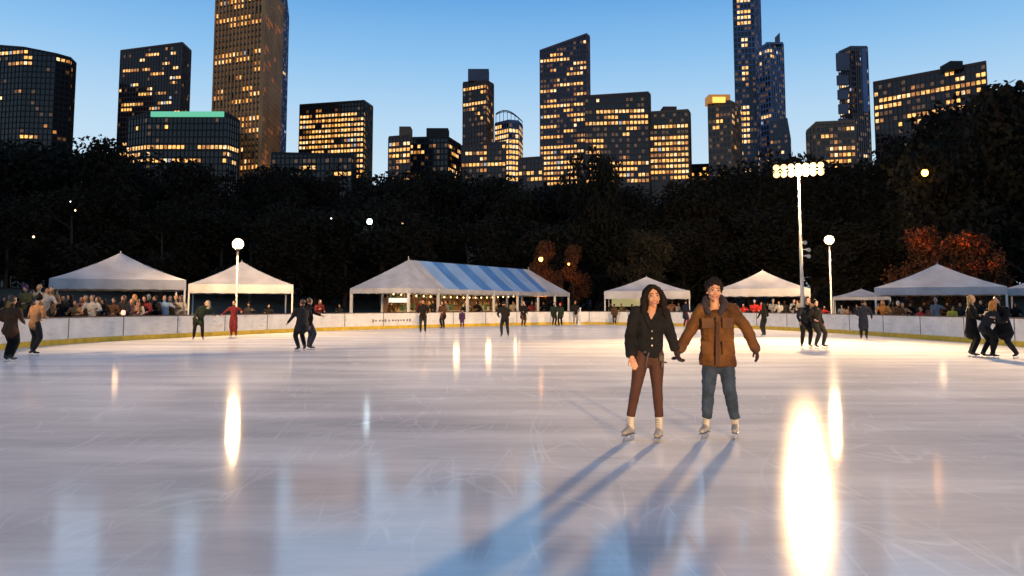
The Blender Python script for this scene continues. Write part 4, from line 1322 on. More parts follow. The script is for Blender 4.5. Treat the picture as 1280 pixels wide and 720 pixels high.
# --- spectators behind the boards: a few poses, every one an object with its own clothes
POSES = [stand(feet=((-0.11, 0, 0.09), (0.11, 0.03, 0.09)), hip=(0, 0, 0.94), girth=1.1, hands=((-0.22, -0.34, 1.08), (0.22, -0.34, 1.08))),
         stand(feet=((-0.12, 0, 0.09), (0.10, 0.03, 0.09)), hip=(0, 0, 0.94), girth=1.15, lean=(0.03, -0.1), coat=0.2, hands=((-0.2, -0.36, 1.2), (0.24, -0.3, 1.05))),
         stand(feet=((-0.11, 0, 0.09), (0.11, 0.03, 0.09)), hip=(0, 0, 0.94), girth=1.0, lean=(-0.04, -0.03), coat=0.3, hands=((-0.30, -0.1, 0.85), (0.25, -0.35, 1.3))),
         stand(feet=((-0.11, 0, 0.09), (0.11, 0.03, 0.09)), hip=(0, 0, 0.94), girth=1.08, lean=(0.0, -0.16), hands=((-0.26, -0.42, 1.12), (0.26, -0.42, 1.12)))]
CACHE = {}


def spect(px, py_head, Y, cols, hair, label, rz=None, pose=None, lift=0.0, group='onlookers behind the boards'):
    Y = max(Y, board_depth(px) + 0.75)
    p = at(px, py_head, Y)                                # top of the head
    h = max(1.15, min(1.92, p.z - PLAZA - lift))
    ps = POSES[pose if pose is not None else RND.randrange(4)]
    person(V((p.x, Y, PLAZA + lift)), RND.uniform(-0.9, 0.9) if rz is None else rz, h, ps, cols, hair, label, group, skates=False, mesh_cache=CACHE)


def sp(px, py, Y, sk_, top, bot, hc, hair, label, **k): spect(px, py, Y, (sk_, top, bot, m_b, hc), hair, label, **k)


# a low timber step lets the left crowd look over the boards
Ys = board_depth(40)
sx_ = (40 - 640) / F * Ys
ib = min(range(NL), key=lambda i: (LOOP[i] - V((sx_, Ys, 0))).length)
sc_ = LOOP[ib] + NORM[ib] * 1.35
mb = MB(); mb.box((0, 0, 0.2), (5.2, 2.2, 0.4)); mb.box((0, 1.12, 0.395), (5.2, 0.05, 0.03))
so_ = mb.build('viewing_step', mat('step_timber', (0.12, 0.075, 0.045), 0.7, 0.3, 3, 0.2, 20), None, (sc_.x, sc_.y, PLAZA))
so_.rotation_euler.z = math.atan2(NORM[ib].y, NORM[ib].x) + math.pi / 2
tag(so_, 'low timber step under the left crowd', 'platform')
for a in [(14, 369, 34.2, 1, 'orange', 'brown', 'brownhair', 'long', 'onlooker in orange beside the first skater at the left edge'),
          (22, 374, 34.4, 0, 'brown', 'black', 'dark', 'short', 'onlooker in brown behind the brown coat skater'),
          (33, 358, 34.5, 0, 'olive', 'charcoal', 'purple', 'hat', 'onlooker with purple knit hat in the left crowd'),
          (50, 357, 34.8, 0, 'cream', 'brown', 'blond', 'short', 'fair onlooker in cream jacket in the left crowd'),
          (57, 360, 34.3, 1, 'white', 'charcoal', 'dark', 'short', 'onlooker in white jacket between cream and rust coats'),
          (64, 359, 34.8, 0, 'tan', 'brown', 'brownhair', 'long', 'onlooker in rust tan coat at the left post of the big tent')]:
    sp(*a, lift=0.4)
for a in [(77, 370, 36.2, 1, 'charcoal', 'black', 'dark', 'short', 'dark onlooker just inside the left post of the big left tent'),
          (97, 376, 36.0, 0, 'tan', 'brown', 'brownhair', 'short', 'onlooker in tan jacket left of the rose pair under the tent'),
          (109, 366, 36.4, 0, 'rose', 'brown', 'brownhair', 'long', 'left onlooker of the rose pair under the big left tent'),
          (117, 367, 36.2, 0, 'white', 'brown', 'brownhair', 'short', 'onlooker in white jacket of the rose pair under the tent'),
          (150, 378, 37.2, 1, 'black', 'black', 'dark', 'short', 'shadowy onlooker by the rosy lantern'),
          (164, 374, 36.8, 0, 'rose', 'brown', 'brownhair', 'long', 'onlooker in rose jacket mid tent, left of the red haired one'),
          (169, 366, 37.0, 0, 'tan', 'maroon', 'orange', 'long', 'red haired onlooker in tan under the middle of the left tent'),
          (174, 375, 36.9, 0, 'cream', 'brown', 'brownhair', 'short', 'onlooker in cream jacket right beside the red haired one'),
          (191, 366, 38.5, 1, 'charcoal', 'black', 'grey', 'hat', 'onlooker with grey hat in the darker right half of the left tent'),
          (199, 369, 38.3, 1, 'black', 'black', 'dark', 'short', 'black dressed onlooker left of the pale blue jacket'),
          (207, 366, 38.0, 0, 'paleblue', 'navy', 'dark', 'short', 'onlooker in pale blue jacket under the left tent'),
          (220, 366, 38.4, 0, 'cream', 'tan', 'blond', 'short', 'onlooker in cream coat by the right post of the left tent'),
          (228, 365, 38.2, 0, 'cream', 'tan', 'brownhair', 'long', 'long haired onlooker in cream coat by the right tent post'),
          (258, 378, 46.5, 1, 'charcoal', 'black', 'dark', 'short', 'dark onlooker under the left half of the second tent'),
          (312, 379, 46.0, 1, 'charcoal', 'black', 'dark', 'hat', 'dark onlooker right of the globe lamp pole'),
          (336, 381, 47.5, 1, 'black', 'black', 'dark', 'short', 'dark onlooker deep under the second tent'),
          (398, 375, 50.0, 0, 'maroon', 'black', 'brownhair', 'long', 'onlooker in maroon right of the second tent'),
          (424, 381, 55.0, 1, 'charcoal', 'black', 'dark', 'short', 'dark onlooker alone between the second and the striped tent')]:
    sp(*a)


# more of the crowd pressed along the left boards and under the tents
extra = [(70, 372, 'maroon', 'beside the left post'), (84, 373, 'brown', 'second from the left post'), (90, 368, 'black', 'third from the left post'), (103, 371, 'charcoal', 'left of the rose pair'), (124, 372, 'tan', 'right of the rose pair'), (131, 375, 'black', 'left of the rosy lantern'),
         (143, 373, 'brown', 'right of the rosy lantern'), (157, 370, 'charcoal', 'left of the red haired one'), (181, 371, 'maroon', 'right of the red haired one'), (186, 376, 'black', 'in the dark half'), (214, 371, 'brown', 'between the pale blue and cream coats'), (4, 372, 'charcoal', 'at the left edge'), (28, 366, 'maroon', 'left of the purple hat'), (42, 364, 'rose', 'right of the purple hat')]
for k, (px, py, tp, wh) in enumerate(extra):
    sp(px, py, 36.6, k % 2, tp, 'black', ('dark', 'brownhair', 'dark')[k % 3], ('short', 'long', 'hat')[k % 3] if k % 3 < 2 else 'hood', '%s clad onlooker of the left crowd, %s' % (tp, wh), lift=0.4 if px < 50 else 0)
for k, (px, py, Y, tp, wh) in enumerate(((1097, 379, 44, 'black', 'left of the orange haired one'), (1113, 377, 44.5, 'tan', 'right of the orange haired one'), (1137, 379, 44, 'black', 'between white hat and red jacket'), (1155, 378, 45, 'charcoal', 'right of the red jacket'), (1163, 382, 44, 'rose', 'under the tent peak'), (1180, 378, 45, 'brown', 'left of the yellow top'), (1226, 376, 40, 'black', 'behind the right skater group'), (1241, 374, 40, 'maroon', 'behind the leaning skater'),
                                    (918, 379, 60, 'black', 'left of the red jackets under the mast tent'), (937, 381, 60, 'charcoal', 'between the red jackets'), (959, 379, 60, 'black', 'right of the red jackets'), (996, 376, 56, 'black', 'by the mast foot'), (1018, 380, 54, 'charcoal', 'left of the small red onlooker'), (790, 381, 69, 'black', 'left of the woman under the tent'), (833, 381, 69, 'charcoal', 'right of the woman under the tent'))):
    sp(px, py, Y, k % 2, tp, 'black', 'dark', ('short', 'hood')[k % 2], '%s clad onlooker %s' % (tp, wh))


def lt(s, t): return LT[0] + LT[1] * s + LT[2] * t


def inlt(s, t, h, sk_, top, bot, hc, hair, label):
    p = lt(s, t)
    person(V((p.x, p.y, PLAZA)), RND.uniform(-1.2, 1.2), h, POSES[RND.randrange(4)], (sk_, top, bot, m_b, hc), hair, label, 'customers under the long striped tent', skates=False, mesh_cache=CACHE)


tops = ['brown', 'black', 'tan', 'olive', 'cream', 'maroon', 'charcoal', 'grey', 'navy']
adj = {'brown': 'brown', 'black': 'black', 'tan': 'tan', 'olive': 'olive', 'cream': 'cream', 'maroon': 'maroon', 'charcoal': 'charcoal', 'grey': 'grey', 'navy': 'navy'}
for k in range(22):
    s = -1.8 + k * 1.06 + RND.uniform(-0.25, 0.25); t = RND.uniform(0.6, 2.3) if k % 2 else RND.uniform(-0.5, 0.9)
    tp = tops[(k * 5 + k // 9) % 9]; hr = ('short', 'long', 'hat', 'short', 'hood')[k % 5]
    hcol = 'dark' if hr in ('short',) else ('brownhair' if hr == 'long' else ('grey' if hr == 'hat' else tp))
    word = {'short': 'bare headed', 'long': 'long haired', 'hat': 'grey hatted', 'hood': 'hooded'}[hr]
    x_, _ = proj(lt(s, t) + V((0, 0, 1.5)))
    where = 'near corner' if x_ < 535 else ('first bays' if x_ < 570 else ('middle bays' if x_ < 620 else ('far bays' if x_ < 670 else 'far end')))
    inlt(s, t, RND.uniform(1.58, 1.86), k % 3 if k % 3 < 2 else 0, tp, 'charcoal', hcol, hr, '%s customer in %s coat, %s of the striped tent' % (word, adj[tp], where))
for a in [(764, 379, 68, 1, 'charcoal', 'black', 'dark', 'short', 'dark onlooker at the left leg of the tent behind the woman'),
          (777, 380, 67.5, 1, 'olive', 'black', 'dark', 'short', 'onlooker in olive under the tent behind the woman'),
          (840, 376, 68, 0, 'rose', 'maroon', 'dark', 'short', 'onlooker in rose right of the woman under the tent'),
          (846, 379, 67.6, 0, 'white', 'brown', 'brownhair', 'long', 'onlooker in white jacket between the couple under the tent'),
          (905, 378, 58.5, 1, 'black', 'black', 'dark', 'short', 'dark onlooker at the left edge of the mast tent'),
          (930, 380, 57.6, 0, 'red', 'black', 'dark', 'short', 'left onlooker of three in red jackets under the mast tent'),
          (943, 376, 57.8, 0, 'red', 'black', 'white', 'hat', 'onlooker in red jacket and white hat under the mast tent'),
          (951, 378, 57.6, 0, 'red', 'black', 'dark', 'short', 'right onlooker of three in red jackets under the mast tent'),
          (966, 375, 58.5, 0, 'grey', 'black', 'grey', 'hat', 'onlooker in grey with grey hat right of the red jackets'),
          (974, 377, 58.0, 0, 'white', 'charcoal', 'dark', 'short', 'onlooker in white top right of the red jackets'),
          (981, 376, 58.8, 1, 'charcoal', 'black', 'dark', 'short', 'dark onlooker behind the white top under the mast tent'),
          (989, 374, 58.0, 0, 'grey', 'green', 'dark', 'short', 'onlooker in grey at the right leg of the mast tent'),
          (1002, 370, 52.5, 0, 'cream', 'tan', 'blond', 'long', 'fair onlooker in cream right by the mast foot'),
          (1011, 372, 52.2, 0, 'tan', 'brown', 'dark', 'short', 'onlooker in tan right of the mast foot'),
          (1030, 383, 52.0, 0, 'red', 'black', 'dark', 'short', 'small onlooker in red next to the right globe lamp pole'),
          (1052, 382, 62, 0, 'grey', 'black', 'dark', 'short', 'onlooker in grey under the smallest tent'),
          (1058, 383, 61, 0, 'rose', 'black', 'dark', 'long', 'onlooker in rose under the smallest tent'),
          (1070, 381, 62, 1, 'charcoal', 'black', 'dark', 'short', 'dark onlooker at the right of the smallest tent'),
          (1084, 377, 41.5, 0, 'charcoal', 'black', 'dark', 'short', 'dark onlooker outside the left leg of the right tent'),
          (1105, 375, 39.6, 0, 'orange', 'maroon', 'orange', 'long', 'orange haired onlooker in orange inside the left leg of the right tent'),
          (1122, 378, 39.8, 0, 'brown', 'black', 'white', 'hat', 'onlooker with white hat under the right tent'),
          (1129, 379, 40.2, 0, 'tan', 'brown', 'brownhair', 'short', 'onlooker in tan close beside the white hat'),
          (1147, 385, 39.4, 0, 'red', 'black', 'rose', 'hat', 'onlooker in red jacket under the peak of the right tent'),
          (1170, 374, 41.5, 1, 'grey', 'black', 'grey', 'hat', 'onlooker in grey hat deep under the right tent'),
          (1188, 383, 39.5, 1, 'yellow', 'black', 'dark', 'short', 'onlooker in yellow top under the right tent'),
          (1200, 379, 40.5, 1, 'charcoal', 'black', 'dark', 'short', 'dark onlooker behind the blond skater'),
          (1268, 379, 41.5, 1, 'black', 'black', 'dark', 'hood', 'dark hooded onlooker at the right edge')]:
    sp(*a)

# --- inside the tents: counters, goods, bulbs
m_wood = mat('counter_wood', (0.22, 0.12, 0.06), 0.5, 0.3, 4, 0.1, 20)
m_bulb = emit('warm_bulb', (1.0, 0.60, 0.24), 7.0)
m_counter_glow = emit('lit_counter', (1.0, 0.86, 0.70), 1.2)
m_box = [mat('crate_wood', (0.30, 0.18, 0.09), 0.7, 0.3, 5), mat('crate_green', (0.08, 0.16, 0.06), 0.7, 0.3, 5), mat('crate_gold', (0.50, 0.30, 0.06), 0.6, 0.3, 5), mat('crate_cream', (0.6, 0.52, 0.4), 0.6, 0.2, 5)]


def counter(c, ln, rz, label):
    root = empty('bar_counter', c, rz, label, 'counter', None)
    mb = MB(); mb.box((0, 0, 0.5), (ln, 0.5, 1.0)); mb.build('cabinet', m_wood, root)
    mb = MB(); mb.box((0, -0.03, 1.025), (ln + 0.1, 0.66, 0.05)); mb.build('worktop', m_box[3], root)
    return root


uang = math.atan2(LT[1].y, LT[1].x)
for k, (s, ln, lab) in enumerate(((0.5, 3.4, 'timber bar counter in the near bays of the striped tent'), (5.4, 4.2, 'long timber counter in the middle of the striped tent'), (11.2, 5.0, 'timber counter in the far bays of the striped tent'))):
    p = lt(s + ln / 2, -1.1); counter((p.x, p.y, PLAZA), ln, uang, lab)
    n = int(ln / 0.42)
    for i in range(n):
        q = lt(s + 0.25 + i * 0.42, -1.05 + RND.uniform(-0.1, 0.1))
        hh = RND.uniform(0.16, 0.5); ww = RND.uniform(0.2, 0.36)
        mb = MB(); mb.box((0, 0, hh / 2), (ww, 0.26, hh)); mb.box((0, -0.132, hh * 0.5), (ww * 0.8, 0.012, 0.05)); mb.box((0, 0, hh + 0.015), (ww + 0.03, 0.29, 0.03))
        j = RND.randrange(4)
        o = mb.build('goods_crate', m_box[j], None, (q.x, q.y, PLAZA + 1.05)); o.rotation_euler.z = uang
        tag(o, '%s standing on the %s counter of the striped tent' % (('brown crate', 'green crate', 'golden box', 'cream box')[j], ('near', 'middle', 'far')[k]), 'crate', 'goods on the striped tent counters')
p0 = at(486, 373, 60.5)
root = empty('lit_board', (p0.x + 0.75, 60.5, p0.z - 0.14), 0, 'glowing white panel in place of a lit counter at the near corner of the striped tent', 'sign')
mb = MB(); mb.box((0, 0, 0), (1.5, 0.06, 0.34)); mb.build('panel', m_counter_glow, root)  # glowing panel put where a counter is lit
mb = MB(); mb.box((0, 0.04, 0), (1.58, 0.03, 0.42)); mb.tube([V((-0.6, 0.04, 0.2)), V((-0.6, 0.04, 0.75))], 0.01, 5); mb.tube([V((0.6, 0.04, 0.2)), V((0.6, 0.04, 0.75))], 0.01, 5); mb.build('frame', m_lampbody, root)


def string_lights(a, b, n, sag, label, mats=None, r=0.05):
    a = V(a); b = V(b)
    root = empty('string_lights', a, 0, label, 'string lights')
    pts = []
    for i in range(25):
        t = i / 24; pts.append(a.lerp(b, t) - V((0, 0, sag * 4 * t * (1 - t))) - a)
    mb = MB(); mb.tube(pts, 0.008, 4); mb.build('cable', m_lampbody, root)
    mb = MB(); mb.ell((0, 0, 0), (r, r, r * 1.3), 8, 6); me = mb.mesh('bulb', True); me.materials.append(m_bulb)
    for i in range(n):
        t = (i + 0.5) / n
        link('bulb', me, None, root, a.lerp(b, t) - V((0, 0, sag * 4 * t * (1 - t) + r)) - a)
    return root


string_lights(lt(-0.5, -1.4) + V((0, 0, 2.5)), lt(19, -1.4) + V((0, 0, 2.5)), 20, 0.2, 'warm bulb string along the back of the striped tent')
for s in (1.5, 6.0, 11.0, 16.0):
    p = lt(s, 0.4)
    root = empty('pendant_lamp', (p.x, p.y, 2.75), 0, 'pendant lamp hung in the %s of the striped tent' % {1.5: 'near corner', 6.0: 'second bays', 11.0: 'middle', 16.0: 'far end'}[s], 'lamp', 'pendant lamps in the striped tent')
    mb = MB(); mb.ell((0, 0, 0), (0.09, 0.09, 0.11), 12, 8); mb.build('bulb', m_bulb, root, smooth=True)
    mb = MB(); mb.tube([V((0, 0, 0.06)), V((0, 0, 0.2))], [0.2, 0.04], 12); mb.tube([V((0, 0, 0.2)), V((0, 0, 1.6))], 0.008, 4); mb.build('shade', m_lampbody, root)
    light('pendant_light', 'POINT', (0, 0, -0.25), 120, (1, .62, .28), root, shadow_soft_size=0.25)
# back wall of shelves in the striped tent
for k, s in enumerate((0.2, 3.6, 7.0, 10.4, 13.8)):
    p = lt(s + 1.6, -2.3)
    root = empty('shelf_unit', (p.x, p.y, PLAZA), uang, 'timber shelf of bottles and boxes, %s along the back of the striped tent' % ('nearest', 'second', 'third', 'fourth', 'farthest')[k], 'shelf', 'shelves along the back of the striped tent')
    mb = MB()
    for z in (0.4, 0.95, 1.5, 2.05): mb.box((0, 0, z), (3.2, 0.34, 0.04))
    for x in (-1.6, 0, 1.6): mb.box((x, 0, 1.05), (0.05, 0.36, 2.1))
    mb.box((0, 0.19, 1.05), (3.2, 0.03, 2.1)); mb.build('rack', m_wood, root)
    for z in (0.95, 1.5, 2.05):
        for i in range(9):
            if RND.random() < .2: continue
            hh = RND.uniform(0.18, 0.4)
            mb = MB(); mb.tube([V((0, 0, 0)), V((0, 0, hh * 0.6)), V((0, 0, hh * 0.75)), V((0, 0, hh))], [RND.uniform(0.06, 0.13)] * 2 + [0.05, 0.04], 8)
            mb.build('jar', m_box[RND.randrange(4)], root, (-1.4 + i * 0.35, 0, z + 0.02))
# food stall in the tent behind the woman
cx, cy, w = TENT['d'][1]
c = at(780, 388, cy + 1.0); counter((c.x, cy + 1.0, PLAZA), 2.6, 0, 'small timber stall counter in the tent behind the woman')
p = at(783, 381, cy + 2.4)
root = empty('lit_board', (p.x, cy + 2.4, PLAZA + 1.75), 0, 'olive gold lit menu board at the back of the tent behind the woman', 'sign')
mb = MB(); mb.box((0, 0, 0), (2.6, 0.06, 0.75)); mb.build('panel', emit('menu_gold', (0.85, 0.70, 0.30), 0.45), root)
mb = MB(); mb.box((0, 0.05, 0), (2.72, 0.04, 0.87)); mb.tube([V((-1, 0.05, -0.4)), V((-1, 0.05, -1.75))], 0.03, 6); mb.tube([V((1, 0.05, -0.4)), V((1, 0.05, -1.75))], 0.03, 6); mb.build('frame', m_lampbody, root)


def tent_lamp(key, power, lab):
    cx, cy, w = TENT[key][1]
    root = empty('pendant_lamp', (cx, cy, 2.55), 0, lab, 'lamp', 'pendant lamps in the peaked tents')
    mb = MB(); mb.ell((0, 0, 0), (0.07, 0.07, 0.09), 12, 8); mb.build('bulb', m_bulb, root, smooth=True)
    mb = MB(); mb.tube([V((0, 0, 0.05)), V((0, 0, 0.16))], [0.16, 0.04], 12); mb.tube([V((0, 0, 0.16)), V((0, 0, 1.1))], 0.008, 4); mb.build('shade', m_lampbody, root)
    light('pendant_light', 'POINT', (0, 0, -0.25), power, (1, .62, .30), root, shadow_soft_size=0.25)


tent_lamp('a', 35, 'pendant lamp under the peak of the big left tent')
tent_lamp('d', 45, 'pendant lamp under the peak of the tent behind the woman')
tent_lamp('e', 35, 'pendant lamp under the peak of the mast tent')
tent_lamp('g', 30, 'pendant lamp under the peak of the right tent')

# ------------------------------------------------------------------ the couple holding hands
m_skinf = mat('skin_face', (0.56, 0.28, 0.155), 0.45, 0.08, 14, 0.03, 120)
m_coatk = mat('coat_black_wool', (0.014, 0.013, 0.013), 0.9, 0.3, 14, 0.5, 160, spec=0.15)
m_legg = mat('leggings_brown', (0.065, 0.023, 0.012), 0.75, 0.2, 10, 0.2, 120)
m_coatb = mat('coat_brown_suede', (0.125, 0.052, 0.015), 0.7, 0.55, 5, 0.5, 60, spec=0.15)
m_coatb2 = mat('coat_brown_trim', (0.10, 0.042, 0.016), 0.75, 0.3, 10, 0.4, 80)
m_jean = mat('jeans_blue', (0.030, 0.048, 0.078), 0.8, 0.6, 9, 0.3, 150)
m_glove = mat('glove_wool', (0.035, 0.018, 0.014), 0.9, 0.3, 20, 0.4, 120)
m_eye = mat('eye_dark', (0.015, 0.010, 0.008), 0.15, 0.1, 20)
m_eyew = mat('eye_white', (0.48, 0.44, 0.40), 0.3, 0.05, 20)
m_lip = mat('lip', (0.36, 0.09, 0.07), 0.45, 0.1, 20)
m_teeth = mat('teeth', (0.66, 0.60, 0.52), 0.3, 0.05, 20)
m_brow = mat('eyebrow', (0.03, 0.018, 0.012), 0.8, 0.2, 50)
m_bootsh = mat('boot_shell_grey', (0.34, 0.31, 0.28), 0.4, 0.35, 14)
m_bootsf = mat('boot_shaft_cream', (0.52, 0.46, 0.39), 0.55, 0.15, 14, 0.15, 60)
m_scarf = mat('hood_fur', (0.045, 0.032, 0.036), 0.95, 0.4, 40, 0.6, 90)
m_scarfgrey = mat('belt_grey', (0.10, 0.09, 0.085), 0.7, 0.2, 20)
m_pouch = mat('pouch_leather', (0.10, 0.07, 0.045), 0.5, 0.5, 30)
m_buckle = mat('buckle_metal', (0.45, 0.38, 0.25), 0.3, 0.2, 20, metal=1.0)


def hand(B, wrist, dirn, palm_n, thumb_side, tag='skin', curl=0.5, s=1.0, extra=0.0):
    """palm with five bent fingers; dirn: along the fingers, palm_n: out of the palm"""
    d = V(dirn).normalized(); n = V(palm_n); n = (n - d * n.dot(d)).normalized(); sd = d.cross(n).normalized() * thumb_side
    w = V(wrist)
    B.tube([(w, 0.026 * s + extra, 0.022 * s + extra), (w + d * 0.045 * s, 0.036 * s + extra, 0.016 * s + extra), (w + d * 0.088 * s, 0.040 * s + extra, 0.014 * s + extra)], tag, lat=tuple(sd))
    for k, (off, ln) in enumerate(((0.031, 0.070), (0.0105, 0.080), (-0.0105, 0.074), (-0.031, 0.058))):
        ln *= s; off *= s
        p0 = w + d * 0.078 * s + sd * off
        c1 = 0.5 * curl; c2 = 1.3 * curl; c3 = 2.1 * curl
        def dr(a): return (d * math.cos(a) + n * math.sin(a))
        p1 = p0 + dr(c1) * ln * 0.48; p2 = p1 + dr(c2) * ln * 0.32; p3 = p2 + dr(c3) * ln * 0.22
        r = 0.0092 * s + extra * 0.8
        B.tube([(p0, r), (p1, r * 0.95), (p2, r * 0.88), (p3, r * 0.75)], tag, n=8)
    t0 = w + d * 0.022 * s + sd * 0.028 * s
    t1 = t0 + (d * 0.7 + sd * 0.75 + n * 0.25).normalized() * 0.036 * s
    t2 = t1 + (d * 0.9 + sd * 0.25 + n * 0.45).normalized() * 0.030 * s
    t3 = t2 + (d + n * 0.5).normalized() * 0.020 * s
    B.tube([(t0, 0.014 * s + extra), (t1, 0.0115 * s + extra), (t2, 0.010 * s + extra * 0.8), (t3, 0.008 * s + extra * 0.8)], tag, n=8)


def head_shapes(B, c, M, s, tag='skin'):
    def T(x, y, z): return c + M @ (V((x, y, z)) * s)
    def R(x): return x * s
    B.ell(T(0, 0.018, 0.035), (R(0.074), R(0.092), R(0.088)), tag, M=M)      # skull
    B.ell(T(0, -0.022, -0.005), (R(0.064), R(0.068), R(0.088)), tag, M=M)    # face
    B.tube([(T(-0.036, -0.012, -0.058), R(0.024)), (T(0, -0.060, -0.092), R(0.022)), (T(0.036, -0.012, -0.058), R(0.024))], tag)   # jaw
    B.ell(T(0, -0.068, -0.096), (R(0.020), R(0.018), R(0.017)), tag, M=M)    # chin
    B.tube([(T(0, -0.083, 0.022), R(0.010)), (T(0, -0.099, -0.012), R(0.012)), (T(0, -0.097, -0.022), R(0.014))], tag, n=8)   # nose
    for sx in (-1, 1):
        B.ell(T(0.013 * sx, -0.088, -0.023), (R(0.009),) * 3, tag)
        B.ell(T(0.036 * sx, -0.066, -0.022), (R(0.024), R(0.020), R(0.022)), tag, M=M)   # cheek
        B.tube([(T(0.010 * sx, -0.088, 0.030), R(0.008)), (T(0.040 * sx, -0.076, 0.034), R(0.009))], tag, n=8)  # brow ridge
        B.ell(T(0.074 * sx, 0.008, -0.004), (R(0.010), R(0.020), R(0.030)), tag, M=M)    # ear


def face_parts(root, off, c, M, s, smile=1.0):
    def T(x, y, z): return c + M @ (V((x, y, z)) * s) + off
    for sx in (-1, 1):
        mb = MB(); mb.ell(T(0.030 * sx, -0.0765, 0.012), (0.0135 * s, 0.010 * s, 0.0085 * s), 12, 8, M=M); e = mb.build('eye', m_eyew, root, smooth=True)
        mb = MB(); mb.ell(T(0.030 * sx, -0.0835, 0.012), (0.0068 * s, 0.0050 * s, 0.0072 * s), 10, 8, M=M); mb.build('iris', m_eye, e, smooth=True)
        mb = MB(); mb.tube([T(0.045 * sx, -0.0765, 0.018), T(0.030 * sx, -0.0860, 0.0235), T(0.015 * sx, -0.0845, 0.017)], 0.0030 * s, 6); mb.build('eyelash', m_brow, root)
        mb = MB(); mb.tube([T(0.052 * sx, -0.0745, 0.034), T(0.032 * sx, -0.0870, 0.0435), T(0.012 * sx, -0.0915, 0.0375)], [0.0028 * s, 0.0046 * s, 0.0042 * s], 6); mb.build('eyebrow', m_brow, root)
    mb = MB()
    up = [T(x, -0.0880 + abs(x) * 0.45, -0.052 + smile * abs(x) ** 1.6 * 1.5) for x in (-0.030, -0.018, 0, 0.018, 0.030)]
    lo = [T(x, -0.0855 + abs(x) * 0.45, -0.066 + smile * abs(x) ** 1.6 * 4.2) for x in (-0.028, -0.017, 0, 0.017, 0.028)]
    mb.tube(up, [0.003 * s, 0.005 * s, 0.0055 * s, 0.005 * s, 0.003 * s], 6); mb.tube(lo, [0.003 * s, 0.0058 * s, 0.0065 * s, 0.0058 * s, 0.003 * s], 6)
    mb.build('lips', m_lip, root, smooth=True)
    mb = MB(); mb.tube([T(x, -0.0850 + abs(x) * 0.45, -0.0585 + smile * abs(x) ** 1.6 * 2.6) for x in (-0.023, -0.012, 0, 0.012, 0.023)], [0.003 * s, 0.0052 * s, 0.0056 * s, 0.0052 * s, 0.003 * s], 6); mb.build('teeth', m_teeth, root, smooth=True)


def skate(root, off, ankle, hem, toe, hs=0.205):
    """boot, shaft and blade; ankle at height ~0.14 over the ice, toe: direction over the ice"""
    a = V(ankle); d = V((toe[0], toe[1], 0)).normalized(); up = (V(hem) - a)
    B = Blob()
    B.tube([(a + up * 1.4, 0.040, 0.042), (a + up * 1.1, 0.048, 0.050), (a + up * 0.5, 0.047, 0.050), (a, 0.045, 0.052), (a - V((0, 0, 0.03)), 0.042, 0.05)])
    for o in B.seg: pass
    sh = B.mesh('boot_shaft', 0.010, 2); sh.transform(Matrix.Translation(off))
    r = link('ice_skate', sh, m_bootsf, root)
    B = Blob(); sole = a.z - 0.085
    lat = V((d.y, -d.x, 0))
    B.tube([(V((a.x, a.y, sole + 0.052)) - d * 0.055, 0.040, 0.045), (V((a.x, a.y, sole + 0.055)) + d * 0.03, 0.042, 0.052), (V((a.x, a.y, sole + 0.040)) + d * 0.10, 0.044, 0.036), (V((a.x, a.y, sole + 0.034)) + d * 0.165, 0.038, 0.028)], lat=tuple(lat))
    me = B.mesh('boot_foot', 0.010, 2); me.transform(Matrix.Translation(off))
    link('boot_foot', me, m_bootsh, r)
    an = math.atan2(d.y, d.x)
    mb = MB()
    c = V((a.x, a.y, 0)) + d * 0.05 + off
    mb.box(c + V((0, 0, sole - 0.002 - off.z * 0)), (0.27, 0.07, 0.014), an)
    mb.box(c + V((0, 0, 0.0165)), (0.295, 0.006, 0.033), an)
    for k in (-0.09, 0.08): mb.box(c + d * k + V((0, 0, (sole + 0.033) / 2)), (0.06, 0.026, sole - 0.033), an)
    mb.build('skate_blade', m_blade, r)
    mb = MB()
    for k in range(4):
        q = a + up * (0.15 + 0.2 * k) + d * 0.047 + off
        mb.tube([q - lat * 0.022, q + d * 0.006, q + lat * 0.022], 0.005, 5)
    mb.build('lace', m_bootsh, r)


def rotM(rx=0, ry=0, rz=0): return (Matrix.Rotation(rz, 3, 'Z') @ Matrix.Rotation(ry, 3, 'Y') @ Matrix.Rotation(rx, 3, 'X'))


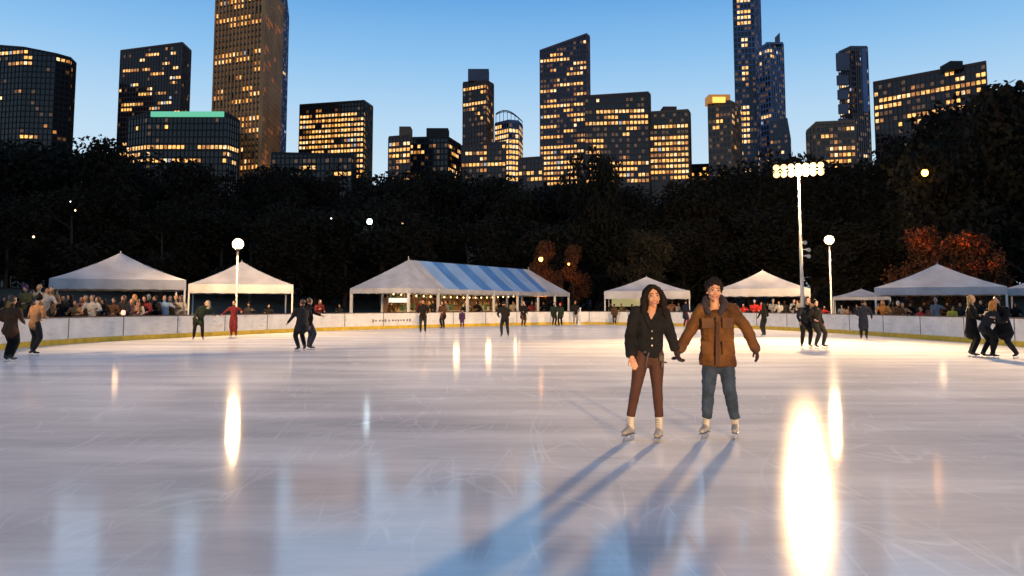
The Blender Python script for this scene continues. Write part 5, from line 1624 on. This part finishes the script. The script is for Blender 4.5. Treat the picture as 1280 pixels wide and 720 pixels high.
def woman():
    Y = 9.38
    def W(px, py, dy=0.0): return at(px, py, Y + dy)
    base = V((W(806, 540).x, Y, 0)); off = -base
    root = empty('person', base, 0, 'smiling person in black coat and brown leggings, long dark hair, holding hands at centre right', 'person')
    def put(name, B, m, vox, sm=3, **k):
        me = B.mesh(name, vox, sm, **k); me.transform(Matrix.Translation(off)); return link(name, me, m, root)
    hc = W(816.5, 371, -0.03); M = rotM(0.08, -0.07, 0.0); s = 1.08
    hipL, hipR = W(802, 446), W(820, 446)
    knL, knR = W(795, 485, -0.06), W(821.5, 485, -0.05)
    anL, anR = W(788, 533, 0.02), W(824, 536, 0.0)
    hemL, hemR = W(788.5, 519.5, 0.02), W(823.8, 520.5, 0.0)
    shL, shR = W(795.5, 390, 0.02), W(829, 389, 0.02)
    elL, elR = W(787.5, 419, 0.05), W(837.5, 416, 0.03)
    wrL, wrR = W(789.5, 446, -0.08), W(844.5, 438, 0.02)
    neck = W(814.5, 391, 0.01)
    B = Blob()
    head_shapes(B, hc, M, s)
    B.tube([(hc + V((0, 0.015, -0.05)), 0.048), (neck, 0.050), (neck - V((0, 0, 0.04)), 0.075, 0.06)])
    B.tube([(W(812, 394, 0.02), 0.15, 0.09), (W(812, 412, 0.02), 0.14, 0.10), (W(811, 428, 0.02), 0.12, 0.09), (W(811, 443, 0.02), 0.15, 0.11)])
    B.tube([(W(814.5, 387.5, -0.02), 0.055, 0.045), (W(814.3, 391, -0.062), 0.050, 0.028), (W(814.1, 395, -0.088), 0.030, 0.018), (W(814, 398.5, -0.100), 0.012, 0.010)])
    for a, e, w in ((shL, elL, wrL), (shR, elR, wrR)):
        B.tube([(a, 0.055), (a.lerp(e, .5), 0.047), (e, 0.04)]); B.tube([(e, 0.04), (e.lerp(w, .4), 0.038), (w, 0.028)])
    for h, k, a in ((hipL, knL, anL), (hipR, knR, anR)):
        B.tube([(h, 0.075), (h.lerp(k, .5), 0.062), (k, 0.043)]); B.tube([(k, 0.043), (k.lerp(a, .35), 0.038), (a, 0.018)])
        B.tube([(a, 0.018), (a - V((0, 0, 0.05)), 0.016)])
    hand(B, wrL, W(793, 457, -0.13) - wrL, V((0.2, 1, 0.0)), -1, curl=0.25)
    hand(B, wrR, W(849, 450, 0.0) - wrR, V((1, 0.2, 0.0)), -1, s=1.12, curl=0.75)
    put('body', B, m_skinf, 0.0075, 2)
    face_parts(root, off, hc, M, s, 1.0)
    # long dark wavy hair
    B = Blob()
    def H(x, y, z): return hc + M @ (V((x, y, z)) * s)
    B.ell(H(0, 0.034, 0.048), (0.090 * s, 0.098 * s, 0.088 * s), M=M)
    for sx in (-1, 1):
        B.tube([(H(0.006 * sx, -0.058, 0.112), 0.016), (H(0.042 * sx, -0.058, 0.094), 0.024), (H(0.078 * sx, -0.030, 0.050), 0.030), (H(0.096 * sx, -0.016, -0.005), 0.036), (H(0.112 * sx, -0.016, -0.055), 0.040), (H(0.100 * sx, -0.022, -0.105), 0.038), (H(0.118 * sx, -0.034, -0.150), 0.036), (H(0.100 * sx, -0.048, -0.195), 0.026), (H(0.110 * sx, -0.052, -0.225), 0.014)])
        B.tube([(H(0.06 * sx, 0.03, 0.06), 0.05), (H(0.085 * sx, 0.035, -0.03), 0.055), (H(0.10 * sx, 0.03, -0.12), 0.05), (H(0.09 * sx, 0.02, -0.20), 0.025)])
    B.tube([(H(0, 0.07, 0.02), 0.085, 0.05), (H(0, 0.075, -0.10), 0.105, 0.05), (H(0, 0.07, -0.20), 0.085, 0.03)])
    put('hair', B, HAIRC['dark'], 0.0075, 2, rough=0.006, rscale=22, strands=0.010)
    # black wool coat, wide sleeves, short hem split in front
    B = Blob()
    B.tube([(W(813.5, 389.5, 0.03), 0.125, 0.075), (W(812.5, 394, 0.02), 0.185, 0.115), (W(812.5, 404, 0.02), 0.178, 0.130), (W(812, 420, 0.02), 0.155, 0.122), (W(811.5, 432, 0.02), 0.160, 0.128), (W(811, 442, 0.02), 0.168, 0.138), (W(810.5, 446, 0.02), 0.170, 0.140)], flat=0.12, flat0=0.1)
    for a, e, w, r in ((shL, elL, wrL, 0.070), (shR, elR, wrR, 0.056)):
        B.tube([(a, 0.078), (a.lerp(e, .5), 0.072), (e, 0.066)]); B.tube([(e, 0.066), (e.lerp(w, .6), (0.066 + r) / 2), (e.lerp(w, .97), r, r * 0.85)], flat=0.3)
    put('coat', B, m_coatk, 0.011, 2, rough=0.010, rscale=10)
    B = Blob()
    for sx in (-1, 1):
        B.tube([(W(814.5, 384.5, 0.09) + V((0.05 * sx, 0, 0)), 0.026), (W(814, 389, -0.045) + V((0.072 * sx, 0, 0)), 0.026, 0.02), (W(813.5, 400, -0.115) + V((0.040 * sx, 0, 0)), 0.028, 0.014), (W(813.5, 410, -0.128) + V((0.010 * sx, 0, 0)), 0.012, 0.010)])
    B.tube([(W(814.5, 384, 0.10) + V((-0.06, 0, 0)), 0.03), (W(814.5, 383, 0.12), 0.032), (W(814.5, 384, 0.10) + V((0.06, 0, 0)), 0.03)])
    put('collar', B, m_coatk, 0.009, 2)
    mb = MB()
    for py in (414, 423, 432):
        c = W(815, py, -0.125) + off; mb.ell(c, (0.011, 0.005, 0.011), 10, 6)
    mb.build('button', m_buckle, root)
    mb = MB(); mb.tube([W(811, 441, -0.135) + off, W(808.5, 449, -0.13) + off, W(807.5, 459, -0.10) + off], [0.009, 0.008, 0.007], 6); mb.ell(W(806, 440, -0.135) + off, (0.014, 0.007, 0.010)); mb.build('belt_end', m_scarfgrey, root)
    mb = MB(); mb.box(W(826.5, 448, -0.12) + off, (0.05, 0.025, 0.06), 0.2); mb.tube([W(824, 444, -0.12) + off, W(829, 441, -0.10) + off], 0.008, 5); mb.ell(W(828, 456, -0.12) + off, (0.02, 0.012, 0.035)); mb.ell(W(831, 453, -0.12) + off, (0.03, 0.012, 0.012)); mb.build('key_pouch', m_pouch, root)
    # leggings
    B = Blob()
    for h, k, a in ((hipL, knL, hemL), (hipR, knR, hemR)):
        B.tube([(h + V((0, 0, 0.03)), 0.096), (h.lerp(k, .45), 0.084), (k, 0.062)]); B.tube([(k, 0.062), (k.lerp(a, .35), 0.060), (k.lerp(a, .8), 0.052), (a, 0.052)], flat=0.25)
    B.tube([(W(811, 436, 0.02), 0.14, 0.11), (W(811, 447, 0.02), 0.165, 0.125)])
    put('leggings', B, m_legg, 0.010, 3, rough=0.003, rscale=14)
    skate(root, off, anL, hemL, (-0.55, -0.8)); skate(root, off, anR, hemR, (-0.35, -0.9))
    # dark glove on the held hand
    B = Blob(); hand(B, wrR, W(849, 450, 0.0) - wrR, V((1, 0.2, 0.0)), -1, s=1.12, curl=0.75, extra=0.0035)
    put('glove', B, m_glove, 0.006, 1)
    return root


def man():
    Y = 9.58
    def W(px, py, dy=0.0): return at(px, py, Y + dy)
    base = V((W(898, 540).x, Y, 0)); off = -base
    root = empty('person', base, 0, 'smiling person in brown thigh length coat and blue jeans, dark curly hair, arms spread', 'person')
    def put(name, B, m, vox, sm=3, **k):
        me = B.mesh(name, vox, sm, **k); me.transform(Matrix.Translation(off)); return link(name, me, m, root)
    hc = W(892.5, 364.5, -0.02); M = rotM(0.04, 0.05, -0.06); s = 1.08
    hipL, hipR = W(888, 452), W(908, 452)
    knL, knR = W(885.5, 489, -0.05), W(912, 489, -0.05)
    anL, anR = W(882.5, 531, 0.02), W(919, 530.5, 0.02)
    hemL, hemR = W(883.5, 521.5, 0.02), W(918.5, 522, 0.02)
    shL, shR = W(877.5, 388, 0.02), W(914.5, 387, 0.02)
    elL, elR = W(862, 415, 0.05), W(934, 413, 0.04)
    wrL, wrR = W(850.5, 436, -0.01), W(944.5, 436, 0.0)
    neck = W(893.5, 386, 0.02)
    B = Blob()
    head_shapes(B, hc, M, s)
    B.tube([(hc + V((0, 0.02, -0.05)), 0.055), (neck, 0.056), (neck - V((0, 0, 0.04)), 0.085, 0.07)])
    B.tube([(W(896, 393, 0.02), 0.18, 0.10), (W(896, 412, 0.02), 0.165, 0.11), (W(897, 430, 0.02), 0.15, 0.105), (W(898, 449, 0.02), 0.165, 0.12)])
    for a, e, w in ((shL, elL, wrL), (shR, elR, wrR)):
        B.tube([(a, 0.062), (a.lerp(e, .5), 0.052), (e, 0.044)]); B.tube([(e, 0.044), (e.lerp(w, .4), 0.042), (w, 0.031)])
    for h, k, a in ((hipL, knL, anL), (hipR, knR, anR)):
        B.tube([(h, 0.08), (h.lerp(k, .5), 0.066), (k, 0.048)]); B.tube([(k, 0.048), (k.lerp(a, .35), 0.042), (a, 0.018)])
        B.tube([(a, 0.018), (a - V((0, 0, 0.05)), 0.016)])
    hand(B, wrL, W(846, 449, -0.03) - wrL, V((-1, 0.3, 0.0)), 1, s=1.12, curl=0.75)
    hand(B, wrR, W(947.5, 448, -0.02) - wrR, V((-0.8, 0.6, 0.0)), -1, curl=0.45)
    put('body', B, m_skinf, 0.0075, 2)
    face_parts(root, off, hc, M, s, 1.0)
    def H(x, y, z): return hc + M @ (V((x, y, z)) * s)
    B = Blob()
    rn = random.Random(4)
    B.ell(H(0, 0.030, 0.058), (0.086 * s, 0.096 * s, 0.086 * s), M=M)
    for i in range(46):                                       # curls
        a = rn.uniform(0, 6.28); el = rn.uniform(-0.1, 1.5)
        p = V((math.cos(a) * math.cos(el) * 0.086, 0.030 + math.sin(a) * math.cos(el) * 0.096, 0.058 + math.sin(el) * 0.088))
        if p.y < -0.035 and p.z < 0.085: continue
        B.ell(H(*p), (0.022, 0.022, 0.022))
    for sx in (-1, 1): B.tube([(H(0.078 * sx, -0.005, 0.05), 0.020), (H(0.080 * sx, 0.0, 0.0), 0.016)])
    put('hair', B, HAIRC['dark'], 0.008, 1, rough=0.005, rscale=45, strands=0.004)
    B = Blob()                                                 # furry hood lying round the neck
    B.tube([(W(885.5, 391, -0.10), 0.034), (W(880.5, 382, -0.02), 0.046), (W(884, 374, 0.09), 0.055), (W(893, 371, 0.13), 0.06), (W(902, 374, 0.09), 0.055), (W(906, 381, -0.02), 0.048), (W(900.5, 391, -0.10), 0.034)])
    put('hood', B, m_scarf, 0.011, 2, rough=0.008, rscale=30)
    # coat
    B = Blob()
    B.tube([(W(895, 387.5, 0.03), 0.135, 0.075), (W(896, 391, 0.02), 0.205, 0.125), (W(896, 402, 0.02), 0.208, 0.145), (W(896.5, 418, 0.02), 0.197, 0.145), (W(897, 432, 0.02), 0.205, 0.150), (W(897, 446, 0.02), 0.218, 0.162), (W(897, 457, 0.02), 0.226, 0.168)], flat=0.1, flat0=0.1)
    for a, e, w in ((shL, elL, wrL), (shR, elR, wrR)):
        B.tube([(a, 0.086), (a.lerp(e, .5), 0.078), (e, 0.070)]); B.tube([(e, 0.070), (e.lerp(w, .6), 0.064), (e.lerp(w, .95), 0.058)], flat=0.3)
    put('coat', B, m_coatb, 0.011, 2, rough=0.013, rscale=9)
    mb = MB()
    pts = [W(896.5, py, dy) + off for py, dy in ((396, -0.118), (403, -0.138), (418, -0.142), (432, -0.148), (446, -0.160), (456, -0.166))]
    pts = [p + V((0, -0.030, 0)) for p in pts]
    for a, b in zip(pts, pts[1:]):
        mb.box((a + b) / 2 + V((0, -0.004, 0)), (0.05, 0.014, (a - b).length + 0.004), M=((b - a).normalized().to_track_quat('-Z', 'Y').to_matrix()))
    mb.build('placket', m_coatb2, root)
    for px in (884.5, 909):
        for py, hh, dy in ((436, 0.13, -0.143), (405, 0.10, -0.132)):
            mb = MB(); c = W(px, py, dy) + off; mb.box(c, (0.13, 0.022, hh), 0.25 * (1 if px > 897 else -1)); mb.box(c + V((0, -0.012, hh / 2 - 0.005)), (0.14, 0.016, 0.05), 0.25 * (1 if px > 897 else -1)); mb.build('pocket', m_coatb2 if py == 405 else m_coatb, root)
    B = Blob()
    for sx in (-1, 1):
        B.tube([(W(895, 385, 0.10) + V((0.05 * sx, 0, 0)), 0.03), (W(895.5, 388, -0.03) + V((0.095 * sx, 0, 0)), 0.03, 0.022), (W(896, 396, -0.125) + V((0.055 * sx, 0, 0)), 0.026, 0.014)])
    put('collar', B, m_coatb2, 0.009, 2)
    for a, e, w in ((shL, elL, wrL), (shR, elR, wrR)):
        B = Blob(); B.tube([(e.lerp(w, .82), 0.064), (e.lerp(w, .97), 0.064)]); put('cuff', B, m_coatb2, 0.01, 2)
    B = Blob()
    for h, k, a in ((hipL, knL, hemL), (hipR, knR, hemR)):
        B.tube([(h + V((0, 0, -0.02)), 0.092), (h.lerp(k, .45), 0.090), (k, 0.076)]); B.tube([(k, 0.076), (k.lerp(a, .4), 0.070), (k.lerp(a, .85), 0.062), (a, 0.063)], flat=0.25)
    B.tube([(W(898, 446, 0.02), 0.13, 0.10), (W(898, 455, 0.02), 0.155, 0.115)])
    put('jeans', B, m_jean, 0.009, 2, rough=0.010, rscale=13)
    skate(root, off, anL, hemL, (-0.5, -0.85)); skate(root, off, anR, hemR, (-0.3, -0.95))
    B = Blob(); hand(B, wrR, W(947.5, 448, -0.02) - wrR, V((-0.8, 0.6, 0.0)), -1, curl=0.45, extra=0.0035)
    put('glove', B, m_glove, 0.006, 1)
    B = Blob(); hand(B, wrL, W(846, 449, -0.03) - wrL, V((-1, 0.3, 0.0)), 1, s=1.12, curl=0.75, extra=0.0035)
    put('glove', B, m_glove, 0.006, 1)
    return root


woman()
man()
